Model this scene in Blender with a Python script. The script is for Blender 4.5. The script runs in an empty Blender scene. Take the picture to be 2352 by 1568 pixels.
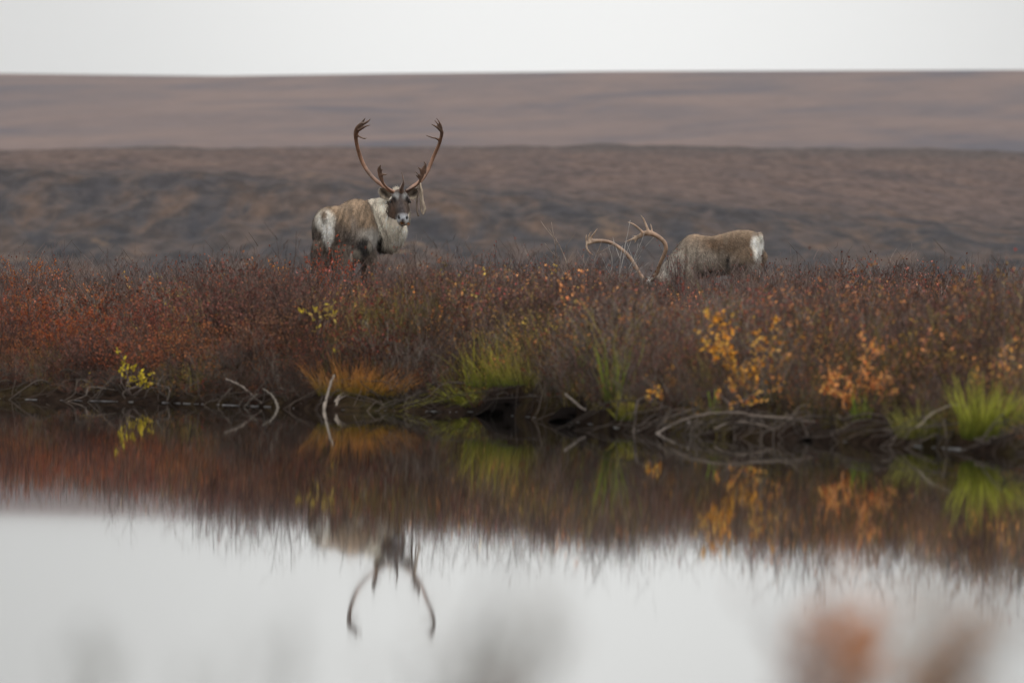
import bpy, math, random
import numpy as np
from mathutils import Vector, Matrix

SC = bpy.context.scene
COL = SC.collection
R = math.radians

# ------------------------------------------------------------------ camera
FPX = 26000.0            # focal length in units of a 2352 px wide picture
CAM_H = 0.93
ROLL = 0.0149
PITCH = 97.0 / FPX
cR = Vector((1, 0, ROLL)).normalized()
cF = Vector((0, math.cos(PITCH), -math.sin(PITCH)))
cF = (cF - cR * cF.dot(cR)).normalized()
cU = cR.cross(cF)
cam_data = bpy.data.cameras.new('camera')
cam = bpy.data.objects.new('camera', cam_data)
COL.objects.link(cam)
cam.matrix_world = Matrix(((cR.x, cU.x, -cF.x, 0), (cR.y, cU.y, -cF.y, 0), (cR.z, cU.z, -cF.z, CAM_H), (0, 0, 0, 1)))
cam_data.sensor_width = 36.0
cam_data.lens = FPX / 2352 * 36
cam_data.clip_start = 0.5
cam_data.clip_end = 20000
cam_data.dof.use_dof = True
cam_data.dof.focus_distance = 130.0
cam_data.dof.aperture_fstop = 5.6
SC.camera = cam

# ------------------------------------------------------------------ sky
SUN_EL, SUN_AZ = R(52), R(-150)      # soft high light, a little from the left behind
w = bpy.data.worlds.new('World')
SC.world = w
w.use_nodes = True
nt = w.node_tree
nt.nodes.clear()
N = nt.nodes.new
out = N('ShaderNodeOutputWorld'); bg = N('ShaderNodeBackground')
sky = N('ShaderNodeTexSky'); sky.sky_type = 'NISHITA'; sky.sun_disc = False
sky.sun_elevation = SUN_EL; sky.sun_rotation = R(20); sky.dust_density = 4.0
tc = N('ShaderNodeTexCoord'); sep = N('ShaderNodeSeparateXYZ')
nt.links.new(tc.outputs['Generated'], sep.inputs[0])
ramp = N('ShaderNodeValToRGB')                       # overcast deck: brighter towards the zenith
ramp.color_ramp.elements[0].position = 0.0; ramp.color_ramp.elements[0].color = (7.9, 7.92, 7.8, 1)
ramp.color_ramp.elements[1].position = 1.0; ramp.color_ramp.elements[1].color = (15.5, 15.4, 15.2, 1)
e = ramp.color_ramp.elements.new(0.06); e.color = (8.2, 8.2, 8.1, 1)
nt.links.new(sep.outputs['Z'], ramp.inputs[0])
# thin place in the cloud deck ahead
vd = N('ShaderNodeVectorMath'); vd.operation = 'DISTANCE'
vd.inputs[1].default_value = (0.004, 1.0, 0.024)
nt.links.new(tc.outputs['Generated'], vd.inputs[0])
mr = N('ShaderNodeMapRange'); mr.interpolation_type = 'SMOOTHERSTEP'
mr.inputs[1].default_value = 0.0; mr.inputs[2].default_value = 0.065
mr.inputs[3].default_value = 1.15; mr.inputs[4].default_value = 0.88
nt.links.new(vd.outputs['Value'], mr.inputs[0])
nz = N('ShaderNodeTexNoise'); nz.inputs['Scale'].default_value = 9; nz.inputs['Detail'].default_value = 3
nt.links.new(tc.outputs['Generated'], nz.inputs['Vector'])
mr2 = N('ShaderNodeMapRange'); mr2.inputs[3].default_value = 0.93; mr2.inputs[4].default_value = 1.07
nt.links.new(nz.outputs['Fac'], mr2.inputs[0])
mm = N('ShaderNodeMath'); mm.operation = 'MULTIPLY'
nt.links.new(mr.outputs[0], mm.inputs[0]); nt.links.new(mr2.outputs[0], mm.inputs[1])
vm = N('ShaderNodeVectorMath'); vm.operation = 'SCALE'
nt.links.new(ramp.outputs[0], vm.inputs[0]); nt.links.new(mm.outputs[0], vm.inputs['Scale'])
mixs = N('ShaderNodeMix'); mixs.data_type = 'RGBA'; mixs.inputs[0].default_value = 0.94
nt.links.new(sky.outputs[0], mixs.inputs['A']); nt.links.new(vm.outputs[0], mixs.inputs['B'])
nt.links.new(mixs.outputs['Result'], bg.inputs['Color'])
bg.inputs['Strength'].default_value = 0.105
nt.links.new(bg.outputs[0], out.inputs[0])

sd = bpy.data.lights.new('sun', 'SUN'); sd.energy = 1.5; sd.angle = R(18); sd.color = (1.0, 0.96, 0.9)
sun = bpy.data.objects.new('sun', sd); COL.objects.link(sun)
sun_dir = Vector((0.25, -0.45, 1.0)).normalized()     # towards the veiled sun: high, a little right of and behind the camera
sun.rotation_euler = sun_dir.to_track_quat('Z', 'Y').to_euler()
sky.sun_elevation = math.asin(sun_dir.z); sky.sun_rotation = math.atan2(sun_dir.x, sun_dir.y)

SC.view_settings.view_transform = 'Standard'
SC.view_settings.look = 'None'
SC.view_settings.gamma = 1.0
SC.view_settings.exposure = 0.0
SC.render.engine = 'CYCLES'
SC.cycles.use_denoising = True
SC.cycles.max_bounces = 6
SC.cycles.diffuse_bounces = 2
SC.cycles.glossy_bounces = 3
SC.cycles.transparent_max_bounces = 6
SC.cycles.volume_bounces = 0
SC.cycles.caustics_reflective = False
SC.cycles.caustics_refractive = False

# ------------------------------------------------------------------ helpers
def at(px, py, D):
    """point seen at (px, py) of the 2352x1568 view, at world depth Y = D"""
    d = cF + cR * ((px - 1176) / FPX) - cU * ((py - 784) / FPX)
    k = D / d.y
    return Vector((d.x * k, D, CAM_H + d.z * k))

nR, nF, nU = (np.array(v[:]) for v in (cR, cF, cU))
def to_px(P):
    q = P - np.array((0, 0, CAM_H))
    dz = q @ nF
    return np.stack([1176 + FPX * (q @ nR) / dz, 784 - FPX * (q @ nU) / dz], 1)

def tag(o, label=None, cat=None, group=None, kind=None):
    if label: o['label'] = label
    if cat: o['category'] = cat
    if group: o['group'] = group
    if kind: o['kind'] = kind
    return o

def empty(name, loc):
    o = bpy.data.objects.new(name, None); COL.objects.link(o)
    o.location = loc; o.empty_display_size = 0.3
    return o

_tab = np.random.RandomState(5).rand(256, 256)
def vnoise(x, y):
    xi = np.floor(x).astype(int); yi = np.floor(y).astype(int)
    fx = x - xi; fy = y - yi
    fx = fx * fx * (3 - 2 * fx); fy = fy * fy * (3 - 2 * fy)
    a = _tab[xi % 256, yi % 256]; b = _tab[(xi + 1) % 256, yi % 256]
    c = _tab[xi % 256, (yi + 1) % 256]; d = _tab[(xi + 1) % 256, (yi + 1) % 256]
    return (a * (1 - fx) + b * fx) * (1 - fy) + (c * (1 - fx) + d * fx) * fy
def fbm(x, y, o=4):
    s = 0; a = 0.5; t = 0
    for i in range(o):
        s = s + a * vnoise(x * 2 ** i + 17.3 * i, y * 2 ** i + 5.1 * i); t += a; a *= 0.5
    return s / t

def mesh_obj(name, V, F, mat, parent=None, C=None, smooth=False):
    """V (n,3), F (m,4) quads"""
    V = np.asarray(V, np.float32); F = np.asarray(F, np.int32)
    me = bpy.data.meshes.new(name)
    me.vertices.add(len(V)); me.vertices.foreach_set('co', V.ravel())
    me.loops.add(F.size); me.loops.foreach_set('vertex_index', F.ravel())
    me.polygons.add(len(F))
    me.polygons.foreach_set('loop_start', np.arange(0, F.size, F.shape[1], dtype=np.int32))
    me.polygons.foreach_set('loop_total', np.full(len(F), F.shape[1], np.int32))
    if smooth: me.polygons.foreach_set('use_smooth', np.ones(len(F), bool))
    me.update(calc_edges=True)
    if C is not None:
        ca = me.color_attributes.new('Col', 'FLOAT_COLOR', 'POINT')
        cc = np.ones((len(V), 4), np.float32); cc[:, :3] = C
        ca.data.foreach_set('color', cc.ravel())
    me.materials.append(mat)
    o = bpy.data.objects.new(name, me); COL.objects.link(o)
    if parent is not None: o.parent = parent
    return o

class Geo:
    def __init__(s): s.V = []; s.F = []; s.C = []; s.n = 0
    def add(s, V, F, C):
        V = np.asarray(V, float); C = np.asarray(C, float)
        if C.ndim == 1: C = np.tile(C, (len(V), 1))
        s.V.append(V); s.F.append(np.asarray(F) + s.n); s.C.append(C); s.n += len(V)
    def build(s, name, mat, parent=None, origin=None, smooth=False):
        V = np.concatenate(s.V)
        if origin is not None: V = V - np.array(origin[:])
        return mesh_obj(name, V, np.concatenate(s.F), mat, parent, np.concatenate(s.C), smooth)

def spline(pts, n):
    """Catmull-Rom through pts (k, m) -> (n, m)"""
    P = np.asarray(pts, float)
    k = len(P)
    if k < 3:
        t = np.linspace(0, 1, n)[:, None]
        return P[0] * (1 - t) + P[-1] * t
    Q = np.vstack([2 * P[0] - P[1], P, 2 * P[-1] - P[-2]])
    u = np.linspace(0, k - 1 - 1e-9, n); i = np.floor(u).astype(int); f = (u - i)[:, None]
    a, b, c, d = Q[i], Q[i + 1], Q[i + 2], Q[i + 3]
    return 0.5 * ((2 * b) + (c - a) * f + (2 * a - 5 * b + 4 * c - d) * f ** 2 + (3 * b - a - 3 * c + d) * f ** 3)

def frames(P):
    T = np.gradient(P, axis=0); T /= np.linalg.norm(T, axis=1)[:, None] + 1e-12
    ref = np.array((0.0, 0.0, 1.0))
    if abs(T[:, 2]).mean() > 0.8: ref = np.array((0.0, 1.0, 0.0))
    A = np.cross(T, ref); A /= np.linalg.norm(A, axis=1)[:, None] + 1e-12
    B = np.cross(A, T)
    return T, A, B

def tube(P, rad, k=8, A=None, B=None, rb=None):
    """closed tapered tube; returns V, F quads (caps as fans of quads)"""
    P = np.asarray(P, float); n = len(P)
    rad = np.broadcast_to(np.asarray(rad, float), (n,)); rb = rad if rb is None else np.broadcast_to(np.asarray(rb, float), (n,))
    T, A0, B0 = frames(P)
    A = A0 if A is None else np.broadcast_to(A, (n, 3)); B = B0 if B is None else np.broadcast_to(B, (n, 3))
    th = np.linspace(0, 2 * math.pi, k, endpoint=False)
    V = P[:, None] + A[:, None] * (np.cos(th)[None, :, None] * rad[:, None, None]) + B[:, None] * (np.sin(th)[None, :, None] * rb[:, None, None])
    V = V.reshape(-1, 3)
    i = np.arange(n - 1)[:, None] * k; j = np.arange(k)[None]; j2 = (j + 1) % k
    F = np.stack([i + j, i + j2, i + k + j2, i + k + j], -1).reshape(-1, 4)
    V = np.vstack([V, P[0], P[-1]])
    c0, c1 = n * k, n * k + 1
    jj = np.arange(0, k, 2)
    caps = [[c0, (q + 2) % k, (q + 1) % k, q] for q in jj] + [[c1, (n - 1) * k + q, (n - 1) * k + (q + 1) % k, (n - 1) * k + (q + 2) % k] for q in jj]
    return V, np.vstack([F, np.array(caps)])

def ribbon(P, wd, side):
    """flat strip, width wd (n,), side (3,) direction"""
    P = np.asarray(P, float); n = len(P)
    wd = np.broadcast_to(np.asarray(wd, float), (n,))[:, None] * 0.5
    V = np.empty((2 * n, 3)); V[0::2] = P - side * wd; V[1::2] = P + side * wd
    i = np.arange(n - 1) * 2
    return V, np.stack([i, i + 1, i + 3, i + 2], 1)

def uvball(c, r, n=12, m=8):
    """ellipsoid, r = 3 radii"""
    c = np.asarray(c[:], float)
    t = np.linspace(0.02, math.pi - 0.02, m)
    P = c + np.stack([np.zeros(m), np.zeros(m), np.cos(t) * r[2]], 1)
    return tube(P, np.sin(t) * r[0], n, A=np.array((1., 0, 0)), B=np.array((0, 1., 0)), rb=np.sin(t) * r[1])

# ------------------------------------------------------------------ materials
def new_mat(name):
    m = bpy.data.materials.new(name); m.use_nodes = True
    b = m.node_tree.nodes['Principled BSDF']
    return m, m.node_tree, b

def attr_mat(name, rough=0.85, noise=None, amt=0.3, trans=0.0, spec=0.3, sheen=0.0, bump=0.0):
    m, t, b = new_mat(name)
    a = t.nodes.new('ShaderNodeAttribute'); a.attribute_name = 'Col'
    src = a.outputs['Color']
    if noise:
        tcn = t.nodes.new('ShaderNodeTexCoord'); mp = t.nodes.new('ShaderNodeMapping'); mp.inputs['Scale'].default_value = noise
        nn = t.nodes.new('ShaderNodeTexNoise'); nn.inputs['Scale'].default_value = 1.0; nn.inputs['Detail'].default_value = 4
        mrn = t.nodes.new('ShaderNodeMapRange'); mrn.inputs[1].default_value = 0.3; mrn.inputs[2].default_value = 0.7
        mrn.inputs[3].default_value = 1 - amt; mrn.inputs[4].default_value = 1 + amt
        vs = t.nodes.new('ShaderNodeVectorMath'); vs.operation = 'SCALE'
        t.links.new(tcn.outputs['Object'], mp.inputs[0]); t.links.new(mp.outputs[0], nn.inputs['Vector'])
        t.links.new(nn.outputs['Fac'], mrn.inputs[0]); t.links.new(src, vs.inputs[0]); t.links.new(mrn.outputs[0], vs.inputs['Scale'])
        src = vs.outputs[0]
        if bump:
            bp = t.nodes.new('ShaderNodeBump'); bp.inputs['Distance'].default_value = bump
            t.links.new(nn.outputs['Fac'], bp.inputs['Height']); t.links.new(bp.outputs[0], b.inputs['Normal'])
    t.links.new(src, b.inputs['Base Color'])
    b.inputs['Roughness'].default_value = rough
    b.inputs['Specular IOR Level'].default_value = spec
    if sheen: b.inputs['Sheen Weight'].default_value = sheen
    if trans:
        tl = t.nodes.new('ShaderNodeBsdfTranslucent'); mx = t.nodes.new('ShaderNodeMixShader'); mx.inputs[0].default_value = trans
        t.links.new(src, tl.inputs['Color'])
        o = t.nodes['Material Output']
        t.links.new(b.outputs[0], mx.inputs[1]); t.links.new(tl.outputs[0], mx.inputs[2]); t.links.new(mx.outputs[0], o.inputs['Surface'])
    return m

def ramp_node(t, stops):
    r = t.nodes.new('ShaderNodeValToRGB')
    while len(r.color_ramp.elements) > 1: r.color_ramp.elements.remove(r.color_ramp.elements[-1])
    r.color_ramp.elements[0].position = stops[0][0]; r.color_ramp.elements[0].color = (*stops[0][1], 1)
    for p, c in stops[1:]:
        el = r.color_ramp.elements.new(p); el.color = (*c, 1)
    return r

def noise_node(t, vec, scale, detail=4, rough=0.55, dist=0.0, vscale=(1, 1, 1), loc=(0, 0, 0)):
    mp = t.nodes.new('ShaderNodeMapping'); mp.inputs['Scale'].default_value = vscale; mp.inputs['Location'].default_value = loc
    n_ = t.nodes.new('ShaderNodeTexNoise'); n_.inputs['Scale'].default_value = scale; n_.inputs['Detail'].default_value = detail
    n_.inputs['Roughness'].default_value = rough; n_.inputs['Distortion'].default_value = dist
    t.links.new(vec, mp.inputs[0]); t.links.new(mp.outputs[0], n_.inputs['Vector'])
    return n_

def mixc(t, fac, a, b, mode='MIX'):
    m = t.nodes.new('ShaderNodeMix'); m.data_type = 'RGBA'; m.blend_type = mode
    for s, v in ((m.inputs[0], fac), (m.inputs['A'], a), (m.inputs['B'], b)):
        if hasattr(v, 'links') or isinstance(v, bpy.types.NodeSocket): t.links.new(v, s)
        elif isinstance(v, (int, float)): s.default_value = v
        else: s.default_value = (*v, 1)
    return m.outputs['Result']

def maprange(t, v, a, b, c=0.0, d=1.0):
    m = t.nodes.new('ShaderNodeMapRange'); m.interpolation_type = 'SMOOTHSTEP'
    m.inputs[1].default_value = a; m.inputs[2].default_value = b; m.inputs[3].default_value = c; m.inputs[4].default_value = d
    t.links.new(v, m.inputs[0]); return m.outputs[0]

M_brush = attr_mat('brush', 0.9, trans=0.12, spec=0.05)
M_leaf = attr_mat('leaf', 0.7, trans=0.3, spec=0.12)
M_grass = attr_mat('grass', 0.7, trans=0.25, spec=0.08)
M_wood = attr_mat('wood', 0.9, noise=(25, 25, 8), amt=0.35, spec=0.1)
M_fur = attr_mat('fur', 0.9, spec=0.12, sheen=0.15)
M_coat = attr_mat('coat', 0.95, noise=(30, 30, 9), amt=0.3, spec=0.1, bump=0.01)
M_antler = attr_mat('antler', 0.5, noise=(18, 18, 6), amt=0.3, spec=0.4)
M_plain = attr_mat('plain', 0.6, spec=0.4)
M_eye, _, _b = new_mat('eye'); _b.inputs['Base Color'].default_value = (0.008, 0.006, 0.005, 1); _b.inputs['Roughness'].default_value = 0.12

# ------------------------------------------------------------------ ground shape
_sx = np.array([-2400, 0, 400, 750, 1100, 1300, 1450, 1650, 1900, 2100, 2352, 4700], float)
_sy = np.array([893, 916, 926, 941, 947, 966, 988, 1002, 1012, 1025, 1042, 1100], float)
def shore(u):                     # u = x / Y
    px = 1176 + FPX * u
    y = np.interp(px, _sx, _sy)
    return FPX * CAM_H / (y - (687 + ROLL * (px - 1176)))
def G(x, Y):
    x = np.asarray(x, float); Y = np.asarray(Y, float)
    u = x / Y
    S = shore(u) + 0.9 * (fbm(x * 1.3, Y * 0.6) - 0.5)
    t = Y - S
    lat = 0.05 * np.tanh((x + 1) / 2.5)
    pxu = 1176 + FPX * u
    amp = np.interp(pxu, [0, 350, 480, 1250, 1600, 2352], [.17, .24, .44, .43, .34, .28]); run = np.interp(pxu, [0, 600, 1250, 1700, 2352], [5., 4., 3.2, 6., 8.])
    kk = np.clip((t - .4) / run, 0, 1)
    zb = 0.11 * np.clip(t / 0.5, 0, 1) ** 0.7 + amp * (kk * (1.6 - .6 * kk))
    k = np.clip((Y - S - 0.7) / (126 - S), 0, 1)
    z = zb + (0.64 + lat - 0.11 - amp) * k
    z = np.where(t < 0, np.maximum(t * 0.5, -0.6), z)
    drop = np.clip((Y - 134) / 40, 0, 1); z = z - 0.42 * drop * drop * (3 - 2 * drop) * (t > 0)
    bump = 0.10 * (fbm(x * 0.9, Y * 0.35) - 0.5) + 0.05 * (fbm(x * 3 + 9, Y * 1.2) - 0.5)
    z = z + bump * np.clip(t / 1.5, 0, 1)
    rise = np.clip((Y - 200) / 160, 0, 1)
    z = np.where(t > 2, np.maximum(z, .08), z)
    return z + rise * 1.2

def grid(us, Ys, zf):
    U, Yg = np.meshgrid(us, Ys)
    X = U * Yg
    Z = zf(X, Yg)
    V = np.stack([X, Yg, Z], -1).reshape(-1, 3)
    n = len(us); m = len(Ys)
    i = np.arange(m - 1)[:, None] * n; j = np.arange(n - 1)[None]
    F = np.stack([i + j, i + j + 1, i + n + j + 1, i + n + j], -1).reshape(-1, 4)
    return V, F

m, t, b = new_mat('tundra_soil')
tcn = t.nodes.new('ShaderNodeTexCoord')
n1 = noise_node(t, tcn.outputs['Object'], 1.2, 6)
n2 = noise_node(t, tcn.outputs['Object'], 14, 5)
r1 = ramp_node(t, [(0.3, (.008, .006, .005)), (0.5, (.018, .012, .009)), (0.62, (.030, .022, .010)), (0.75, (.024, .026, .010))])
t.links.new(n1.outputs['Fac'], r1.inputs[0])
c = mixc(t, 0.4, r1.outputs[0], (0.018, 0.012, 0.009))
f2 = maprange(t, n2.outputs['Fac'], 0.3, 0.7, 0.4, 1.5)
vs = t.nodes.new('ShaderNodeVectorMath'); vs.operation = 'SCALE'; t.links.new(c, vs.inputs[0]); t.links.new(f2, vs.inputs['Scale'])
t.links.new(vs.outputs[0], b.inputs['Base Color']); b.inputs['Roughness'].default_value = 1.0; b.inputs['Specular IOR Level'].default_value = 0.0
M_soil = m
us = np.linspace(-0.12, 0.12, 260)
Ys = np.concatenate([np.linspace(40, 66, 8), np.linspace(66.2, 110, 300), np.linspace(110.4, 150, 90), np.linspace(152, 370, 60)])
V, F = grid(us, Ys, G)
tag(mesh_obj('ground', V, F, M_soil, smooth=True), kind='structure')

# near bank, under the camera's own side of the pond
Vn, Fn = grid(np.linspace(-0.9, 0.9, 60), np.linspace(3, 19, 50), lambda x, y: 0.22 - 0.35 * np.clip((y - 14 - 0.8 * fbm(x, y * .2)) / 3, 0, 1) + 0.08 * fbm(x * 2, y * 2))
tag(mesh_obj('near_bank', Vn, Fn, M_soil, smooth=True), kind='structure')

# ------------------------------------------------------------------ middle slope and far hill
def yh(px): return 687 + ROLL * (px - 1176)
def prof(X, Y, Ds, yfun):
    """height so that at depth Ds[k] the surface shows at the view height yfun[k](px)"""
    px = 1176 + FPX * X / Y
    pc = np.clip(px, -600, 2950)
    rows = np.stack([f(pc) if callable(f) else np.full_like(pc, f) for f in yfun], 0)
    z = CAM_H + (yh(pc)[None] - rows) / FPX * np.array(Ds).reshape((-1,) + (1,) * X.ndim)
    out = np.empty_like(X)
    idx = np.clip(np.searchsorted(Ds, Y, side='right') - 1, 0, len(Ds) - 2)
    D0 = np.array(Ds)[idx]; D1 = np.array(Ds)[idx + 1]
    f = np.clip((Y - D0) / (D1 - D0), 0, 1.0)
    z0 = np.take_along_axis(z, idx[None], 0)[0]; z1 = np.take_along_axis(z, (idx + 1)[None], 0)[0]
    return z0 * (1 - f) + z1 * f
def I(xs, ys): return lambda p: np.interp(p, xs, ys)

ridge = I([0, 300, 700, 1400, 1900, 2352], [348, 344, 340, 336, 343, 352])
brow = I([0, 500, 800, 1200, 1500, 1900, 2352], [395, 410, 425, 455, 470, 500, 535])
midD = [300, 345, 352, 375, 400, 430, 600, 800, 1000, 1060, 1300]
midY = [665, 655, 648, 600, I([0, 2352], [520, 560]), brow, lambda p: 0.5 * brow(p) + 0.5 * ridge(p) - 8, lambda p: 0.8 * ridge(p) + 0.2 * brow(p) - 4, ridge, lambda p: ridge(p) + 12, 560]
def ZM(X, Y):
    z = prof(X, Y, midD, midY)
    face = np.clip((Y - 340) / 20, 0, 1) * np.clip((520 - Y) / 60, 0, 1)
    mounds = (fbm(X * 0.33, Y * 0.04, 3) - 0.5) * 0.5 + (fbm(X * 0.9 + 40, Y * 0.12, 3) - 0.5) * 0.35
    far = np.clip((Y - 440) / 100, 0, 1) * ((fbm(X * .12, Y * .03, 4) - .5) * .7 + (fbm(X * .5, Y * .2, 2) - .5) * .3)
    return z + face * mounds + far * np.clip((1100 - Y) / 100, 0, 1)
us = np.linspace(-0.115, 0.115, 620)
Ys = np.concatenate([np.linspace(300, 345, 10), np.linspace(345.5, 440, 300), np.linspace(441, 620, 150), np.linspace(623, 1060, 140), np.linspace(1070, 1300, 12)])
V, F = grid(us, Ys, ZM)
zz = V[:, 2]; X_, Y_ = V[:, 0], V[:, 1]
m, t, b = new_mat('slope_heath')
tcn = t.nodes.new('ShaderNodeTexCoord'); O = tcn.outputs['Object']
sepn = t.nodes.new('ShaderNodeSeparateXYZ'); t.links.new(O, sepn.inputs[0])
nA = noise_node(t, O, 0.6, 5, 0.62, 0.5, (1, 0.085, .5))
nB = noise_node(t, O, 1.5, 4, 0.6, 0.2, (1, 0.12, .5), (7, 3, 0))
nC = noise_node(t, O, 0.2, 4, 0.5, 0.0, (1, 0.1, 1), (30, 0, 0))
rA = ramp_node(t, [(0.36, (.026, .025, .029)), (0.47, (.038, .033, .034)), (0.57, (.058, .043, .038)), (0.70, (.078, .051, .038))])
t.links.new(nA.outputs['Fac'], rA.inputs[0])
gold = maprange(t, nC.outputs['Fac'], 0.56, 0.72, 0, 0.8)
goldB = t.nodes.new('ShaderNodeMath'); goldB.operation = 'MULTIPLY'
t.links.new(gold, goldB.inputs[0]); t.links.new(maprange(t, nB.outputs['Fac'], 0.45, 0.6), goldB.inputs[1])
c1 = mixc(t, goldB.outputs[0], rA.outputs[0], (.115, .072, .040))
nD = noise_node(t, O, 0.28, 6, 0.66, 0.3, (1, 0.045, 1))
rD = ramp_node(t, [(0.34, (.058, .043, .041)), (0.5, (.080, .055, .048)), (0.68, (.096, .065, .054))])
t.links.new(nD.outputs['Fac'], rD.inputs[0])
c2 = mixc(t, maprange(t, sepn.outputs['Y'], 405, 520), c1, rD.outputs[0])
c3 = mixc(t, maprange(t, sepn.outputs['Y'], 820, 1010), c2, (.056, .045, .043))
f2 = maprange(t, nB.outputs['Fac'], 0.35, 0.65, 0.72, 1.3)
vs = t.nodes.new('ShaderNodeVectorMath'); vs.operation = 'SCALE'; t.links.new(c3, vs.inputs[0]); t.links.new(f2, vs.inputs['Scale'])
t.links.new(vs.outputs[0], b.inputs['Base Color']); b.inputs['Roughness'].default_value = 1.0; b.inputs['Specular IOR Level'].default_value = 0.1
tag(mesh_obj('slope', V, F, m, smooth=True), kind='structure')

crest = I([-600, 0, 500, 900, 1400, 2352, 2900], [166, 169, 175, 169, 164, 161, 160])
farD = [1290, 2200, 3000, 4000, 4300, 5200]
farY = [420, 345, lambda p: 255 + 0.0 * p, crest, lambda p: crest(p) + 8, 330]
def ZF(X, Y): return prof(X, Y, farD, farY) + (fbm(X * 0.012, Y * 0.003, 4) - 0.5) * 5 * np.clip((3900 - Y) / 900, 0, 1)
V, F = grid(np.linspace(-0.115, 0.115, 240), np.concatenate([np.linspace(1290, 4000, 220), np.linspace(4020, 5200, 20)]), ZF)
m, t, b = new_mat('far_heath')
tcn = t.nodes.new('ShaderNodeTexCoord'); O = tcn.outputs['Object']
sx_ = t.nodes.new('ShaderNodeSeparateXYZ'); t.links.new(O, sx_.inputs[0])
ma_ = t.nodes.new('ShaderNodeMath'); ma_.operation = 'MULTIPLY_ADD'; ma_.inputs[1].default_value = -2.6
t.links.new(sx_.outputs['X'], ma_.inputs[0]); t.links.new(sx_.outputs['Y'], ma_.inputs[2])
cx_ = t.nodes.new('ShaderNodeCombineXYZ'); t.links.new(sx_.outputs['X'], cx_.inputs[0]); t.links.new(ma_.outputs[0], cx_.inputs[1])
nA = noise_node(t, cx_.outputs[0], 0.017, 6, 0.62, 0.25, (1, 0.22, 1))
nB = noise_node(t, O, 0.16, 4, 0.6, 0, (1, 0.3, 1))
rA = ramp_node(t, [(0.33, (.078, .071, .083)), (0.45, (.116, .090, .088)), (0.54, (.136, .100, .092)), (0.68, (.158, .113, .099))])
t.links.new(nA.outputs['Fac'], rA.inputs[0])
f2 = maprange(t, nB.outputs['Fac'], 0.3, 0.7, 0.9, 1.1)
vs = t.nodes.new('ShaderNodeVectorMath'); vs.operation = 'SCALE'; t.links.new(rA.outputs[0], vs.inputs[0]); t.links.new(f2, vs.inputs['Scale'])
t.links.new(vs.outputs[0], b.inputs['Base Color']); b.inputs['Roughness'].default_value = 1.0; b.inputs['Specular IOR Level'].default_value = 0.1
tag(mesh_obj('far_hill', V, F, m, smooth=True), kind='structure')

# ------------------------------------------------------------------ water
m, t, b = new_mat('pond_water')
b.inputs['Base Color'].default_value = (.012, .010, .008, 1); b.inputs['Roughness'].default_value = 0.5; b.inputs['Specular IOR Level'].default_value = 0
gl = t.nodes.new('ShaderNodeBsdfGlossy'); gl.inputs['Color'].default_value = (.95, .955, .95, 1); gl.inputs['Roughness'].default_value = 0.019
fr = t.nodes.new('ShaderNodeFresnel'); fr.inputs['IOR'].default_value = 1.33
mx = t.nodes.new('ShaderNodeMixShader'); t.links.new(fr.outputs[0], mx.inputs[0]); t.links.new(b.outputs[0], mx.inputs[1]); t.links.new(gl.outputs[0], mx.inputs[2])
t.links.new(mx.outputs[0], t.nodes['Material Output'].inputs['Surface'])
tag(mesh_obj('water', np.array([(-90, 4, 0), (90, 4, 0), (90, 128, 0), (-90, 128, 0)]), np.array([[0, 1, 2, 3]]), m), kind='structure')

# ------------------------------------------------------------------ voxel join of lofted volumes
def fuse(name, parts, voxel, smooth_it, mat, parent, origin, colfn):
    Vs, Fs, n = [], [], 0
    for V, F in parts:
        Vs.append(V); Fs.append(F + n); n += len(V)
    V = np.concatenate(Vs) - np.array(origin[:])
    o = mesh_obj(name, V, np.concatenate(Fs), mat)
    md = o.modifiers.new('r', 'REMESH'); md.mode = 'VOXEL'; md.voxel_size = voxel
    if smooth_it:
        ms = o.modifiers.new('s', 'SMOOTH'); ms.iterations = smooth_it; ms.factor = 0.5
    dg = bpy.context.evaluated_depsgraph_get()
    me = bpy.data.meshes.new_from_object(o.evaluated_get(dg))
    old = o.data; o.modifiers.clear(); o.data = me; bpy.data.meshes.remove(old)
    me.name = name
    me.materials.clear(); me.materials.append(mat)
    co = np.empty(len(me.vertices) * 3, np.float32); me.vertices.foreach_get('co', co); co = co.reshape(-1, 3)
    no = np.empty(len(me.vertices) * 3, np.float32); me.vertices.foreach_get('normal', no); no = no.reshape(-1, 3)
    W = co + np.array(origin[:])
    C = colfn(W, no)
    for a in list(me.color_attributes): me.color_attributes.remove(a)
    ca = me.color_attributes.new('Col', 'FLOAT_COLOR', 'POINT')
    cc = np.ones((len(co), 4), np.float32); cc[:, :3] = C; ca.data.foreach_set('color', cc.ravel())
    me.polygons.foreach_set('use_smooth', np.ones(len(me.polygons), bool))
    o.parent = parent
    return o, co, no, C

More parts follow.
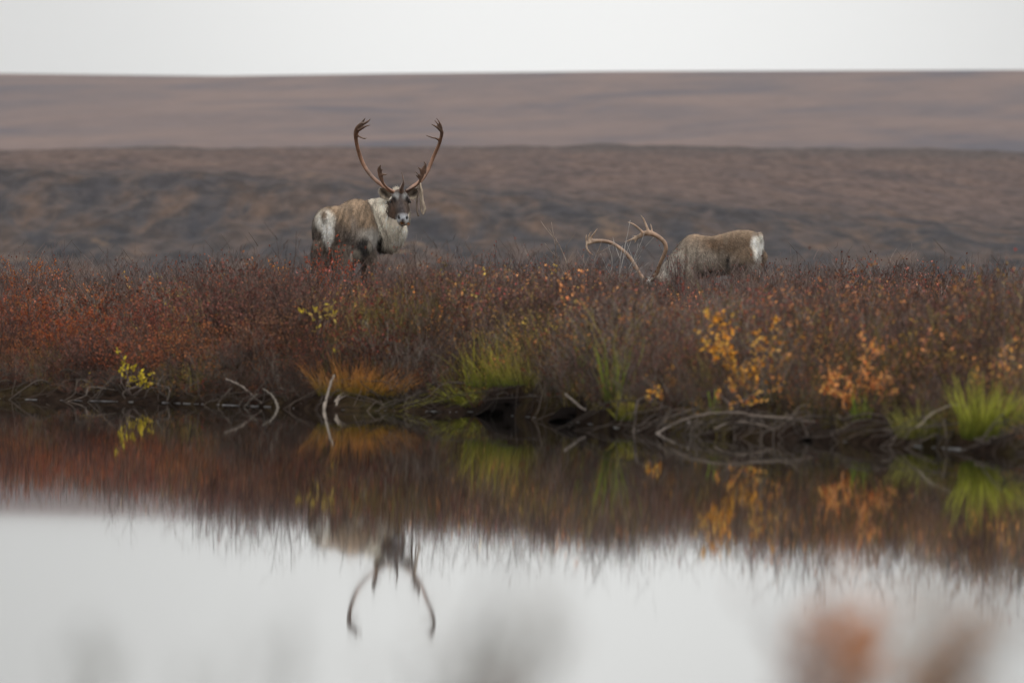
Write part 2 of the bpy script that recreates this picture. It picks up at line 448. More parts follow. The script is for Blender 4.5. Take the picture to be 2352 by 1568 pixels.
def loft(sections, k=20, power=2.0):
    """sections: (center, A vector, B vector) with the half axes in their lengths"""
    C0 = np.array([s[0] for s in sections], float); A = np.array([s[1] for s in sections], float); B = np.array([s[2] for s in sections], float)
    n = max(24, 4 * len(sections))
    C0, A, B = spline(C0, n), spline(A, n), spline(B, n)
    th = np.linspace(0, 2 * math.pi, k, endpoint=False)
    cx = np.sign(np.cos(th)) * np.abs(np.cos(th)) ** (2 / power); sx = np.sign(np.sin(th)) * np.abs(np.sin(th)) ** (2 / power)
    V = (C0[:, None] + A[:, None] * cx[None, :, None] + B[:, None] * sx[None, :, None]).reshape(-1, 3)
    i = np.arange(n - 1)[:, None] * k; j = np.arange(k)[None]; j2 = (j + 1) % k
    F = np.stack([i + j, i + j2, i + k + j2, i + k + j], -1).reshape(-1, 4)
    V = np.vstack([V, C0[0], C0[-1]]); c0, c1 = n * k, n * k + 1
    jj = range(0, k, 2)
    caps = [[c0, (q + 2) % k, (q + 1) % k, q] for q in jj] + [[c1, (n - 1) * k + q, (n - 1) * k + (q + 1) % k, (n - 1) * k + (q + 2) % k] for q in jj]
    return V, np.vstack([F, np.array(caps)])

def strands(name, co, no, C, parent, rng, n, length, width, flow, mask=None, jitter=0.35, lift=0.35):
    """hair blades lying along `flow` on the surface; length / flow may be functions of position"""
    idx = np.arange(len(co)) if mask is None else np.nonzero(mask)[0]
    pick = rng.choice(idx, n)
    p = co[pick] + rng.normal(0, 0.004, (n, 3)); nn = no[pick]
    fl = flow(p) if callable(flow) else np.tile(np.asarray(flow, float), (n, 1))
    fl = fl + rng.normal(0, jitter, (n, 3))
    fl = fl - nn * np.sum(fl * nn, 1)[:, None]
    fl /= np.linalg.norm(fl, axis=1)[:, None] + 1e-9
    L = (length(p) if callable(length) else np.full(n, length)) * rng.uniform(0.6, 1.25, n)
    lf = rng.uniform(0.3, 1.2, n)[:, None] * lift
    p1 = p + (fl + nn * lf) * L[:, None] * 0.5
    p2 = p1 + (fl + nn * lf * 0.3 + np.array((0, 0, -0.25))) * L[:, None] * 0.5
    sd_ = np.cross(fl, nn); sd_ /= np.linalg.norm(sd_, axis=1)[:, None] + 1e-9
    w_ = width * rng.uniform(0.6, 1.3, n)[:, None] * 0.5
    V = np.stack([p - sd_ * w_, p + sd_ * w_, p1 + sd_ * w_ * 0.9, p1 - sd_ * w_ * 0.9, p2 + sd_ * w_ * 0.25, p2 - sd_ * w_ * 0.25], 1).reshape(-1, 3)
    i = np.arange(n)[:, None] * 6
    F = np.concatenate([i + np.array([[0, 1, 2, 3]]), i + np.array([[3, 2, 4, 5]])], 0)
    cc = C[pick] * rng.uniform(0.55, 1.5, n)[:, None]
    return mesh_obj(name, V, F, M_fur, parent, np.repeat(np.clip(cc, 0, 0.85), 6, 0))

def paint(base, blobs, W, px):
    """coat pattern and painted shading: blobs = (cx, cy, rx, ry, colour, edge, [dep0, dep1]) in the animal's own picture units and depth"""
    C = base.copy()
    for bl in blobs:
        cx, cy, rx, ry, col, edge = bl[:6]
        d = np.sqrt(((px[:, 0] - cx) / rx) ** 2 + ((px[:, 1] - cy) / ry) ** 2)
        f = np.clip((1 + edge - d) / (2 * edge), 0, 1)
        if len(bl) > 6:
            f = f * ((W[:, 1] > bl[6][0]) & (W[:, 1] < bl[6][1]))
        C = C * (1 - f[:, None]) + np.array(col) * f[:, None]
    return C

# ------------------------------------------------------------------ caribou looking at the camera
def C1(cx, cy, dep=0.0): return np.array(at((1050 + cx / 2.306) * .6272, (380 + cy / 2.306) * .6272, 130 + dep)[:])
def px1(W):
    q = to_px(W) / .6272
    return np.stack([(q[:, 0] - 1050) * 2.306, (q[:, 1] - 380) * 2.306], 1)
S1 = 1 / 735.6
def caribou_one():
    rng = np.random.RandomState(11)
    z0 = float(G(C1(345, 900)[0], 130.4))
    org = Vector((C1(345, 900)[0], 130.0, z0))
    root = empty('caribou', org)
    tag(root, 'pale necked bull caribou standing, head turned to the camera, ragged velvet hanging from one antler', 'caribou', 'caribou bulls in the brush')
    O_ = np.array(org[:]); h = np.array((.407, .914, 0)); r = np.array((.914, -.407, 0)); Z = np.array((0, 0, 1.))
    O_ = O_ + (C1(330, 900)[0] - O_[0]) * np.array((1, 0, 0))
    zt = lambda cy: C1(345, cy)[2] - z0            # height above the hooves
    base_z = zt(865)
    def P(s, l, z): return O_ + h * s + r * l + Z * z
    secs = []
    for s, top, bot, wd in [(-.035, zt(985), zt(1060), .04), (-.02, zt(930), zt(1130), .11), (.03, zt(888), zt(1230), .18), (.12, zt(868), zt(1280), .22), (.25, zt(862), zt(1310), .232),
                            (.42, zt(862), zt(1330), .24), (.6, zt(838), zt(1345), .25), (.76, zt(806), zt(1345), .25), (.88, zt(797), zt(1330), .235), (1.0, zt(812), zt(1300), .21),
                            (1.12, zt(850), zt(1270), .17), (1.2, zt(930), zt(1220), .11), (1.24, zt(1000), zt(1150), .05)]:
        secs.append((P(s, 0, (top + bot) / 2), r * wd, Z * (top - bot) / 2))
    parts = [loft(secs, 28, 2.15)]
    def leg(pts, n=30):
        q = spline(np.array([list(P(s, l, z)) + [ra, rb] for s, l, z, ra, rb in pts]), n)
        return tube(q[:, :3], q[:, 3], 14, A=h, B=r, rb=q[:, 4])
    for sd_ in (-1, 1):
        a = 0.04 if sd_ > 0 else -0.02
        parts.append(leg([(.17 + a, .06 * sd_, 1.10, .10, .10), (.16 + a, .092 * sd_, .92, .18, .118), (.17 + a, .108 * sd_, .76, .175, .115), (.16 + a, .118 * sd_, .60, .13, .10), (.06 + a, .13 * sd_, .46, .055, .045),
                          (.0 + a, .125 * sd_, .38, .042, .035), (.02 + a, .12 * sd_, .2, .03, .028), (.03 + a, .12 * sd_, .08, .032, .032), (.06 + a, .12 * sd_, .0, .045, .04)]))
        parts.append(leg([(.90, .13 * sd_, .95, .13, .07), (.88, .15 * sd_, .75, .12, .08), (.90, .13 * sd_, .58, .085, .07), (.90, .12 * sd_, .42, .052, .045), (.91, .12 * sd_, .32, .046, .04),
                          (.91, .12 * sd_, .15, .03, .028), (.93, .12 * sd_, .07, .034, .032), (.96, .12 * sd_, .0, .045, .04)]))
    # neck and hanging mane
    yv = np.array((0, 1., 0))
    nk = [(600, 830, 1180, .90, .13), (680, 812, 1230, .97, .17), (760, 800, 1240, .98, .185), (840, 792, 1244, .96, .19), (900, 795, 1235, .92, .185), (950, 850, 1196, .88, .16), (985, 950, 1158, .85, .12), (1006, 1010, 1118, .83, .07), (1014, 1045, 1090, .82, .02)]
    parts.append(loft([(C1(x, (a + b_) / 2, d), yv * wd, Z * (b_ - a) / 2 * S1) for x, a, b_, d, wd in nk], 24, 2.1))
    # head
    ax = (C1(983, 1000, .47) - C1(955, 760, .82)); ax /= np.linalg.norm(ax)
    X_ = np.array((1., 0, 0)); X_ = X_ - ax * X_.dot(ax); X_ /= np.linalg.norm(X_); T_ = np.cross(ax, X_)
    hd = [(953, 742, .86, .045, .04), (954, 765, .82, .075, .085), (956, 800, .76, .098, .115), (958, 832, .71, .098, .118), (963, 870, .655, .080, .10), (970, 910, .60, .066, .084), (977, 945, .555, .064, .072), (981, 972, .52, .071, .066), (983, 996, .49, .066, .056), (984, 1014, .475, .048, .042), (984, 1024, .468, .02, .02)]
    parts.append(loft([(C1(x, y, d), X_ * a, T_ * b_) for x, y, d, a, b_ in hd], 24, 2.2))
    parts.append(uvball(C1(978, 1012, .53), (.042, .05, .028)))                 # lower jaw
    parts.append(loft([(C1(950, 830, .86), X_ * .10, yv * .10), (C1(955, 900, .84), X_ * .11, yv * .11), (C1(955, 980, .85), X_ * .11, yv * .11), (C1(950, 1040, .86), X_ * .08, yv * .08)], 16))
    for ex in (884, 1030): parts.append(uvball(C1(ex, 818, .69), (.026, .028, .022)))
    parts.append(uvball(C1(330, 960, -.02), (.045, .05, .075)))                 # tail
    D0 = 130
    tan = np.array((.27, .19, .125)); brown = np.array((.108, .083, .066)); dark = (.022, .017, .014)
    def colour(W, no):
        px = px1(W); zr = W[:, 2] - z0
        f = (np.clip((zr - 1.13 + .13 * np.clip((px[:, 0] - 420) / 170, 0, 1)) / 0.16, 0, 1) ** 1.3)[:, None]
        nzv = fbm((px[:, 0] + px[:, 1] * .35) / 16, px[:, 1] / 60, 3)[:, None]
        base = brown * (1 - f) + tan * f  # tan back, with the rim light from above painted into the hump
        base = base * (0.15 + 1.6 * nzv)
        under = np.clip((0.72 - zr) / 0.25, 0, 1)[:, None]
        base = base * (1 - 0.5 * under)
        grey = (.34, .30, .26)
        blobs = [(650, 1110, 60, 50, (.42, .37, .32), .6, (D0 + .2, D0 + 1.1)), (735, 1130, 55, 75, (.50, .47, .43), .6, (D0 + .2, D0 + 1.1)),
                 (560, 1040, 30, 60, (.26, .21, .17), .8, (D0 + .1, D0 + 1.1)),
                 (650, 1210, 55, 80, dark, .35, (D0 - 1, D0 + 1.2)), (800, 1170, 38, 60, dark, .35, (D0 + .3, D0 + .95)),  # first dark blob paints the elbow and flank underside shadow
                 (700, 1200, 18, 38, (.5, .44, .36), .4, (D0 - 1, D0 + .95)),
                 (585, 1290, 48, 62, (.50, .44, .36), .3, (D0 + .1, D0 + 1.2)),
                 (325, 985, 80, 82, (.70, .66, .59), .30, (D0 - .4, D0 + .16)), (350, 1090, 48, 90, (.78, .75, .69), .3, (D0 - .4, D0 + .16)), (352, 1180, 16, 60, (.70, .66, .6), .4, (D0 - .4, D0 + .16)),
                 (315, 935, 26, 38, (.24, .18, .13), .5, (D0 - .4, D0 + .1)),
                 (338, 1075, 4, 100, (.35, .3, .25), 1.0, (D0 - .4, D0 + .16))]
        C = paint(base, blobs, W, px)
        # cream neck and mane
        line = np.interp(px[:, 1], [780, 840, 920, 1000, 1080, 1150, 1210, 1260], [690, 700, 722, 752, 790, 812, 800, 830])
        neck = np.clip((px[:, 0] - line + 8) / 14, 0, 1) * (W[:, 1] > D0 + .62)
        low = np.clip((px[:, 1] - 1150) / 80, 0, 1)[:, None]
        cream = np.array((.74, .655, .54)) * (1 - .35 * low) + np.array((.42, .34, .25)) * .35 * low
        cream = cream * (0.78 + 0.45 * fbm(px[:, 0] / 14, px[:, 1] / 60, 3)[:, None])
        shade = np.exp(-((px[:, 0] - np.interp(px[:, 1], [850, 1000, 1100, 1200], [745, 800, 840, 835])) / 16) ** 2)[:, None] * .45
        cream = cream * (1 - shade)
        cream = np.where((px[:, 0] > 985)[:, None] & (px[:, 1] > 1020)[:, None], cream * 1.25, cream)
        C = C * (1 - neck[:, None]) + cream * neck[:, None]
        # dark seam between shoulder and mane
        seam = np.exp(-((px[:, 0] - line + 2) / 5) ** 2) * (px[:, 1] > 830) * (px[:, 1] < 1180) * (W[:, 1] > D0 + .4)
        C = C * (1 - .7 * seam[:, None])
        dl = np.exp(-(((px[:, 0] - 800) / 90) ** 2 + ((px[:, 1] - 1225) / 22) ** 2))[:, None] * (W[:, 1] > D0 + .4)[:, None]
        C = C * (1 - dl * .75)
        # face
        inhead = np.abs((W - C1(955, 760, .82)) @ X_) < .16
        along = (W - C1(953, 742, .86)) @ ax
        offT = np.abs((W - C1(953, 742, .86) - np.outer(along, ax)) @ T_) < .15
        hm = inhead & offT & (along > .015) & (along < .62) & (W[:, 1] < D0 + .86)
        hc = np.tile(np.array((.095, .070, .057)), (len(W), 1))
        fb = [(960, 780, 90, 34, (.07, .06, .055), .5), (925, 780, 36, 24, (.26, .255, .25), .7), (1004, 780, 20, 24, (.26, .255, .25), .7), (960, 800, 14, 40, (.07, .055, .05), .5),
              (905, 812, 26, 32, (.022, .018, .017), .45), (1020, 806, 22, 30, (.022, .018, .017), .45), (893, 850, 16, 20, (.10, .085, .08), .6),
              (962, 870, 34, 52, (.060, .050, .048), .5), (968, 905, 36, 24, (.045, .038, .038), .5), (895, 910, 20, 60, (.15, .095, .07), .8),
              (978, 1014, 54, 30, (.36, .33, .29), .3), (980, 950, 52, 26, (.20, .20, .21), .35), (980, 968, 54, 20, (.25, .26, .28), .3), (940, 985, 18, 18, (.34, .35, .36), .4), (1018, 985, 16, 18, (.34, .35, .36), .4),
              (945, 955, 9, 15, (.012, .01, .01), .4), (1017, 962, 9, 14, (.012, .01, .01), .4), (979, 985, 12, 12, (.04, .03, .03), .5), (977, 1004, 22, 9, (.05, .03, .02), .4)]
        hc = paint(hc, fb, W, px)
        hc = hc * (0.85 + .3 * fbm(px[:, 0] / 9, px[:, 1] / 12, 2)[:, None])
        C = np.where(hm[:, None], hc, C)
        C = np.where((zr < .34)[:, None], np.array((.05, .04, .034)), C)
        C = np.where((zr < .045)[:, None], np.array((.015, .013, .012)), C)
        return C
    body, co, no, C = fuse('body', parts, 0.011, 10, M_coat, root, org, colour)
    W = co + np.array(org[:]); px = px1(W)
    def flow(p):
        f = -h * .8 + np.array((0, 0, -.8))
        q = px1(p + np.array(org[:]))
        out_ = np.tile(f, (len(p), 1)); nkm = (q[:, 0] > 700) & (p[:, 1] > .6)
        out_[nkm] = (.12, -.05, -1)
        return out_
    def hl(p):
        q = px1(p + np.array(org[:]))
        L = np.where((q[:, 0] > 700) & (p[:, 1] > .6), .05, .03)
        return np.where((q[:, 1] > 1130) & (q[:, 0] > 780), .08, L)
    notface = ~((px[:, 0] > 862) & (px[:, 0] < 1050) & (px[:, 1] < 1030) & (W[:, 1] < 130.84)) & (W[:, 2] - z0 > .3)
    strands('fur', co, no, C, root, rng, 42000, hl, .0055, flow, notface)
    # eyes, nostrils, food in the mouth
    for ex, sgn in ((875, -1), (1041, 1)):
        V, F = uvball(C1(ex, 829, .665), (.014, .014, .016)); g = Geo(); g.add(V, F, (.01, .01, .01)); eo = g.build('eye', M_eye, root, org, True)
    for ex, s_ in ((949, -1), (1014, 1)):
        V, F = uvball(C1(ex, 962, .468), (.011, .02, .019)); g = Geo(); g.add(V, F, (.006, .005, .005)); g.build('nostril', M_plain, root, org, True)
    g = Geo()
    for _ in range(26):
        p = C1(rng.normal(977, 10), rng.normal(1010, 5), .445 + rng.normal(0, .01)); q = p + rng.normal(0, .012, 3)
        V, F = ribbon(np.array([p, (p + q) / 2, q]), [.003, .008, .002], np.array((.7, 0, .7)))
        g.add(V, F, np.array((.20, .075, .014)) * rng.uniform(.3, 1.2))
    for _ in range(8):
        p = C1(rng.normal(1024, 4), rng.normal(1008, 8), .44); q = p + np.array((.012, 0, -.02)) + rng.normal(0, .006, 3)
        V, F = ribbon(np.array([p, q]), [.008, .004], np.array((.7, 0, .7))); g.add(V, F, (.22, .09, .03))
    mo = g.build('mouthful', M_leaf, root, org); mo['label'] = 'brown orange leaves held in the mouth'
    g = Geo()
    for _ in range(260):
        p = C1(930 + rng.normal(0, 13), 738 + rng.normal(0, 7), .83 + rng.normal(0, .02)); q = p + np.array((rng.normal(0, .012), 0, rng.uniform(.02, .045)))
        V, F = ribbon(np.array([p, (p + q) / 2, q]), [.006, .005, .002], np.array((.8, 0, .6))); g.add(V, F, np.array((.74, .68, .58)) * rng.uniform(.7, 1.1))
    g.build('poll_tuft', M_fur, root, org)
    # ears: cupped leaves of hide
    for pts in ([(872, 792, .80), (840, 768, .80), (812, 742, .79), (789, 714, .78)], [(1034, 786, .80), (1062, 768, .80), (1092, 746, .79), (1119, 724, .78)]):
        q = spline(np.array([C1(*p) for p in pts]), 14)
        tt = np.linspace(0, 1, 14); wd = np.interp(tt, [0, .25, .55, .85, 1], [.032, .058, .064, .036, .008])
        T, A, B = frames(q); side = np.cross(T, np.array((0, 1., 0))); side /= np.linalg.norm(side, axis=1)[:, None]
        g = Geo(); gi = Geo()
        k = 9; vv = np.linspace(-1, 1, k)
        for (gg, off, colr) in ((g, .012, (.17, .14, .115)), (gi, 0., None)):
            sc = 1.0 if gg is g else .9
            Vv = q[:, None] + side[:, None] * (vv[None, :, None] * wd[:, None, None] * sc) + np.array((0, 1., 0)) * ((1 - vv ** 2)[None, :, None] * wd[:, None, None] * .55 + off)
            i = np.arange(13)[:, None] * k; j = np.arange(k - 1)[None]
            F = np.stack([i + j, i + j + 1, i + k + j + 1, i + k + j], -1).reshape(-1, 4)
            if colr is None:
                cen = np.exp(-(vv[None] / .35) ** 2) * np.ones((14, 1)) * (.4 + .6 * np.sin(tt[:, None] * 3.1))
                c_ = np.array((.27, .225, .175)) * (1 - .8 * cen[..., None]) + np.array((.02, .016, .014)) * .8 * cen[..., None]
                c_ = c_.reshape(-1, 3)
            else: c_ = np.tile(np.array(colr), (len(q) * k, 1))
            gg.add(Vv.reshape(-1, 3), F, c_)
        # pale rim of hair
        rim = np.concatenate([q - side * wd[:, None], (q + side * wd[:, None])[::-1]])
        for p in np.repeat(rim, 6, 0):
            p = p + rng.normal(0, .003, 3); e_ = p + (p - q.mean(0)) * .1 + rng.normal(0, .006, 3)
            V, F = ribbon(np.array([p, e_]), [.004, .002], np.array((.7, 0, .7))); g.add(V, F, np.array((.42, .37, .3)) * rng.uniform(.7, 1.2))
        eo = g.build('ear', M_coat, root, org, True); gi.build('inner_ear', M_coat, eo, org, True)
    return root, org, rng

def antler(name, root, org, tines, colA, colB, conv, seed, label=None):
    """tines: list of lists (cx, cy, dep, ra, rb) ; ra across the picture, rb in depth"""
    rng = np.random.RandomState(seed); parts = []
    tips = []
    for pts in tines:
        a = np.array([list(conv(p[0], p[1], p[2])) + [p[3], p[4] if len(p) > 4 else p[3]] for p in pts])
        q = spline(a, max(16, 7 * len(pts)))
        T = np.gradient(q[:, :3], axis=0); T /= np.linalg.norm(T, axis=1)[:, None]
        A = np.cross(T, np.array((0, 1., 0))); A /= np.linalg.norm(A, axis=1)[:, None] + 1e-9
        B = np.cross(A, T)
        parts.append(tube(q[:, :3], np.maximum(q[:, 3], .003), 12, A=A, B=B, rb=np.maximum(q[:, 4], .003)))
        tips.append(q[-1, :3])
    def colour(W, no):
        d = np.min(np.stack([np.linalg.norm(W - p, axis=1) for p in tips]), 0)
        f = np.clip(d / .16, 0, 1)[:, None]
        n_ = fbm(W[:, 0] * 22, W[:, 2] * 22, 3)[:, None]
        return (np.array(colB) * (1 - f) + np.array(colA) * f) * (.6 + .8 * n_)
    o, *_ = fuse(name, parts, 0.0065, 3, M_antler, root, org, colour)
    if label: o['label'] = label
    return o

root, org, rng1 = caribou_one()
cA, cB = (.21, .11, .068), (.10, .066, .05)
antler('antler', root, org, [
    [(938, 765, .76, .026), (905, 748, .76, .025), (855, 722, .80, .024), (800, 685, .86, .022), (725, 620, .96, .023), (655, 525, 1.02, .0235), (612, 420, 1.0, .024), (588, 320, .92, .023), (584, 255, .85, .028), (598, 212, .80, .034, .018), (622, 182, .76, .030, .014), (640, 160, .74, .012)],
    [(598, 205, .8, .020), (628, 165, .77, .014), (650, 140, .75, .011), (667, 117, .73, .004)],
    [(612, 195, .79, .022), (650, 170, .76, .016), (684, 150, .73, .012), (713, 123, .71, .003)],
    [(606, 225, .79, .020), (640, 205, .76, .015), (675, 188, .73, .010), (716, 179, .71, .003)],
    [(598, 268, .85, .014), (628, 285, .80, .010), (655, 294, .77, .009), (682, 289, .75, .003)],
    [(715, 605, .95, .012), (706, 622, .95, .007), (700, 626, .95, .003)],
    [(892, 745, .74, .018), (850, 712, .66, .015), (815, 672, .60, .016), (797, 625, .56, .026, .011), (787, 580, .54, .030, .010), (783, 545, .52, .024, .009), (795, 512, .50, .005)],
    [(790, 600, .55, .022, .010), (815, 598, .54, .016, .009), (838, 598, .53, .010, .006), (859, 588, .52, .003)],
    [(785, 570, .54, .018, .009), (800, 562, .53, .010, .007), (818, 550, .52, .003)],
], cA, cB, C1, 3)
antler('antler', root, org, [
    [(985, 765, .76, .026), (1010, 745, .76, .025), (1050, 712, .80, .024), (1110, 668, .86, .023), (1160, 615, .94, .023), (1203, 535, 1.0, .023), (1245, 435, 1.0, .022), (1285, 345, .93, .021), (1306, 270, .86, .021), (1308, 232, .82, .022, .014), (1290, 205, .79, .014)],
    [(1306, 235, .82, .019), (1305, 190, .78, .012), (1285, 150, .75, .009), (1258, 114, .72, .003)],
    [(1300, 220, .81, .018), (1283, 185, .77, .011), (1264, 157, .74, .008), (1242, 134, .72, .003)],
    [(1302, 228, .81, .020), (1270, 200, .77, .014), (1240, 182, .74, .009), (1212, 169, .72, .003)],
    [(1288, 310, .90, .014), (1262, 294, .85, .011), (1225, 285, .80, .009), (1195, 275, .77, .007), (1167, 263, .75, .003)],
    [(1020, 735, .74, .016), (1065, 712, .66, .013), (1108, 680, .60, .013), (1130, 640, .56, .018, .010), (1146, 590, .54, .030, .010), (1158, 545, .52, .024, .010), (1172, 510, .51, .014), (1154, 484, .50, .004)],
    [(1148, 590, .54, .030, .010), (1128, 552, .52, .016, .008), (1098, 530, .51, .003)],
    [(1138, 615, .55, .020, .010), (1112, 597, .53, .010, .007), (1092, 578, .52, .006), (1070, 588, .51, .003)],
    [(1128, 640, .56, .014, .009), (1100, 610, .54, .009), (1088, 600, .53, .004)],
    [(1160, 590, .56, .026, .009), (1172, 545, .54, .018, .008), (1183, 522, .53, .004)],
    [(1012, 742, .74, .010), (1004, 726, .73, .006), (1012, 706, .72, .002)],
    [(972, 790, .72, .012, .03), (970, 765, .70, .022, .04), (966, 725, .66, .026, .05), (974, 690, .62, .016, .06), (984, 655, .59, .011, .06), (980, 615, .57, .008, .04), (967, 568, .55, .003)],
    [(984, 700, .62, .010, .02), (990, 670, .60, .007), (991, 650, .58, .004)],
    [(978, 745, .66, .012, .02), (984, 722, .64, .006), (983, 704, .62, .003)],
], cA, cB, C1, 4)
# shed velvet hanging from the antler on the right
g = Geo()
for pts, wd, col in (([(1124, 668, .70), (1118, 720, .69), (1104, 790, .68), (1099, 850, .68), (1100, 905, .68), (1114, 950, .68)], [.008, .010, .009, .011, .010, .011], (.13, .10, .08)),
                     ([(1128, 668, .70), (1132, 700, .69), (1143, 740, .68), (1146, 800, .68), (1156, 850, .67), (1165, 890, .67), (1150, 938, .67)], [.008, .011, .012, .012, .015, .016, .009], (.33, .27, .21)),
                     ([(1127, 670, .71), (1128, 720, .70), (1130, 790, .69), (1131, 850, .69), (1138, 900, .69), (1150, 935, .68)], [.005, .007, .007, .009, .010, .007], (.27, .22, .17)),
                     ([(1120, 690, .71), (1108, 700, .70), (1110, 735, .69), (1122, 760, .69)], [.008, .008, .007, .005], (.22, .18, .14))):
    q = spline(np.array([list(C1(*p)) + [w_] for p, w_ in zip(pts, wd)]), 26)
    q[:, :3] += np.random.RandomState(2).normal(0, .0015, (26, 3))
    V, F = tube(q[:, :3], q[:, 3], 8, rb=q[:, 3] * .5); g.add(V, F, np.array(col))
v = g.build('velvet_strip', M_coat, root, org, True); v['label'] = 'torn strips of antler velvet hanging beside the ear'

# ------------------------------------------------------------------ grazing caribou
def C2(cx, cy, dep=0.0): return np.array(at((2080 + cx / 3.015) * .6272, (740 + cy / 3.015) * .6272, 140 + dep)[:])
def px2(W):
    q = to_px(W) / .6272
    return np.stack([(q[:, 0] - 2080) * 3.015, (q[:, 1] - 740) * 3.015], 1)
def caribou_two():
    rng = np.random.RandomState(21)
    z0 = float(G(C2(1700, 500)[0], 140.4))
    org = Vector((C2(2095, 500)[0], 140.0, z0))
    root = empty('caribou', org)
    tag(root, 'brown bull caribou grazing with its head down in the brush, bleached branching antlers raised', 'caribou', 'caribou bulls in the brush')
    O_ = np.array(org[:]); h = np.array((-.906, .42, 0)); r = np.array((.42, .906, 0)); Z = np.array((0, 0, 1.))
    zt = lambda cy: C2(1700, cy)[2] - z0
    def P(s, l, z): return O_ + h * s + r * l + Z * z
    secs = []
    for s, top, bot, wd in [(-.045, zt(400), zt(520), .05), (-.02, zt(360), zt(640), .13), (.05, zt(325), zt(760), .195), (.15, zt(309), zt(800), .225), (.28, zt(311), zt(805), .225), (.44, zt(345), zt(800), .215),
                            (.6, zt(378), zt(825), .235), (.74, zt(374), zt(850), .24), (.86, zt(360), zt(850), .235), (.95, zt(385), zt(850), .21), (1.05, zt(480), zt(850), .18), (1.15, zt(590), zt(850), .15), (1.23, zt(690), zt(830), .09)]:
        secs.append((P(s, 0, (top + bot) / 2), r * wd, Z * (top - bot) / 2))
    parts = [loft(secs, 28, 2.2)]
    def leg(pts, n=30):
        q = spline(np.array([list(P(s, l, z)) + [ra, rb] for s, l, z, ra, rb in pts]), n)
        return tube(q[:, :3], q[:, 3], 14, A=h, B=r, rb=q[:, 4])
    H = zt(309) / 1.2
    for sd_ in (-1, 1):
        parts.append(leg([(.14, .10 * sd_, 1.02 * H, .13, .10), (.13, .145 * sd_, .88 * H, .19, .115), (.17, .15 * sd_, .72 * H, .165, .105), (.17, .135 * sd_, .58 * H, .10, .07), (.04, .13 * sd_, .46 * H, .055, .045),
                          (-.03, .125 * sd_, .38 * H, .042, .035), (.0, .12 * sd_, .2 * H, .03, .028), (.01, .12 * sd_, .08, .032, .032), (-.03, .12 * sd_, .0, .045, .04)]))
        a = .08 * sd_
        parts.append(leg([(.86, .12 * sd_, .98 * H, .10, .09), (.91, .155 * sd_, .84 * H, .14, .095), (.90 + a * .3, .15 * sd_, .68 * H, .11, .085), (.93 + a, .13 * sd_, .50 * H, .07, .06), (.95 + a, .12 * sd_, .34 * H, .046, .04),
                          (.96 + a, .12 * sd_, .15 * H, .03, .028), (.97 + a, .12 * sd_, .07, .034, .032), (1.0 + a, .12 * sd_, .0, .045, .04)]))
    nk = [(1390, 560, .40, .17, .17), (1325, 605, .42, .17, .17), (1238, 692, .46, .155, .155), (1140, 775, .50, .135, .14), (1058, 850, .52, .12, .12), (985, 885, .53, .10, .10), (920, 900, .53, .085, .085)]
    dirn = C2(950, 860) - C2(1330, 520); dirn /= np.linalg.norm(dirn); up_ = np.array((-dirn[2], 0, dirn[0])); up_ = up_ / np.linalg.norm(up_)
    parts.append(loft([(C2(x, y, d), up_ * a, np.array((0, 1., 0)) * b_) for x, y, d, a, b_ in nk], 20))
    hd = [(940, 850, .53, .05, .05), (905, 880, .53, .085, .085), (870, 925, .52, .095, .09), (835, 980, .5, .08, .075), (805, 1035, .48, .062, .06), (785, 1075, .47, .055, .055), (775, 1095, .46, .03, .03)]
    dh = C2(775, 1095, .46) - C2(940, 850, .53); dh /= np.linalg.norm(dh); uh = np.cross(dh, np.array((0, 1., 0))); uh /= np.linalg.norm(uh)
    parts.append(loft([(C2(x, y, d), uh * a, np.array((0, 1., 0)) * b_) for x, y, d, a, b_ in hd], 18))
    parts.append(uvball(C2(2112, 385, -.03), (.045, .05, .06)))
    tan = np.array((.42, .30, .20)); brown = np.array((.155, .100, .064)); D0 = 140
    def colour(W, no):
        px = px2(W); zr = W[:, 2] - z0
        nzv = fbm(px[:, 0] / 34, px[:, 1] / 60, 4)[:, None]
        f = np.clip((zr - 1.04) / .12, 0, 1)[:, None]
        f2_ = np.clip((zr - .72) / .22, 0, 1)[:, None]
        base = (np.array((.35, .275, .205)) * (1 - f2_) + brown * f2_) * (1 - f) + tan * f; base = base * (.3 + 1.4 * nzv)  # tan along the spine paints the rim highlight into the coat
        blobs = [(1900, 470, 150, 130, (.15, .105, .072), .8, (D0 - 1, D0 + .3)), (1250, 640, 220, 190, (.38, .33, .27), .7, (D0 - 1, D0 + .6)), (1540, 640, 200, 80, (.33, .28, .23), .8, (D0 - 1, D0 + .6)),
                 (1140, 700, 140, 110, (.52, .46, .40), .6), (1110, 770, 110, 100, (.62, .56, .5), .5),
                 (1760, 660, 26, 70, (.025, .02, .018), .5, (D0 - 1, D0 + .4)), (1600, 790, 170, 45, (.028, .022, .02), .4, (D0 - 1, D0 + .4)),
                 (1880, 720, 130, 60, (.07, .055, .045), .6, (D0 - 1, D0 + .2)),
                 (2060, 750, 62, 62, (.62, .57, .52), .3, (D0 - 1, D0 + .4)),
                 (1740, 420, 22, 60, (.19, .14, .10), .9, (D0 - 1, D0 + .3))]
        blobs += [(1300, 640, 16, 150, (.13, .095, .07), 1.0, (D0 - 1, D0 + .5)), (1420, 700, 14, 110, (.15, .11, .085), 1.0, (D0 - 1, D0 + .5)), (1660, 520, 14, 80, (.12, .085, .06), .9, (D0 - 1, D0 + .3)), (1700, 600, 24, 70, (.20, .16, .125), .9, (D0 - 1, D0 + .3))]  # narrow streaks paint shoulder muscle shading and flank creases into the coat
        C = paint(base, blobs, W, px)
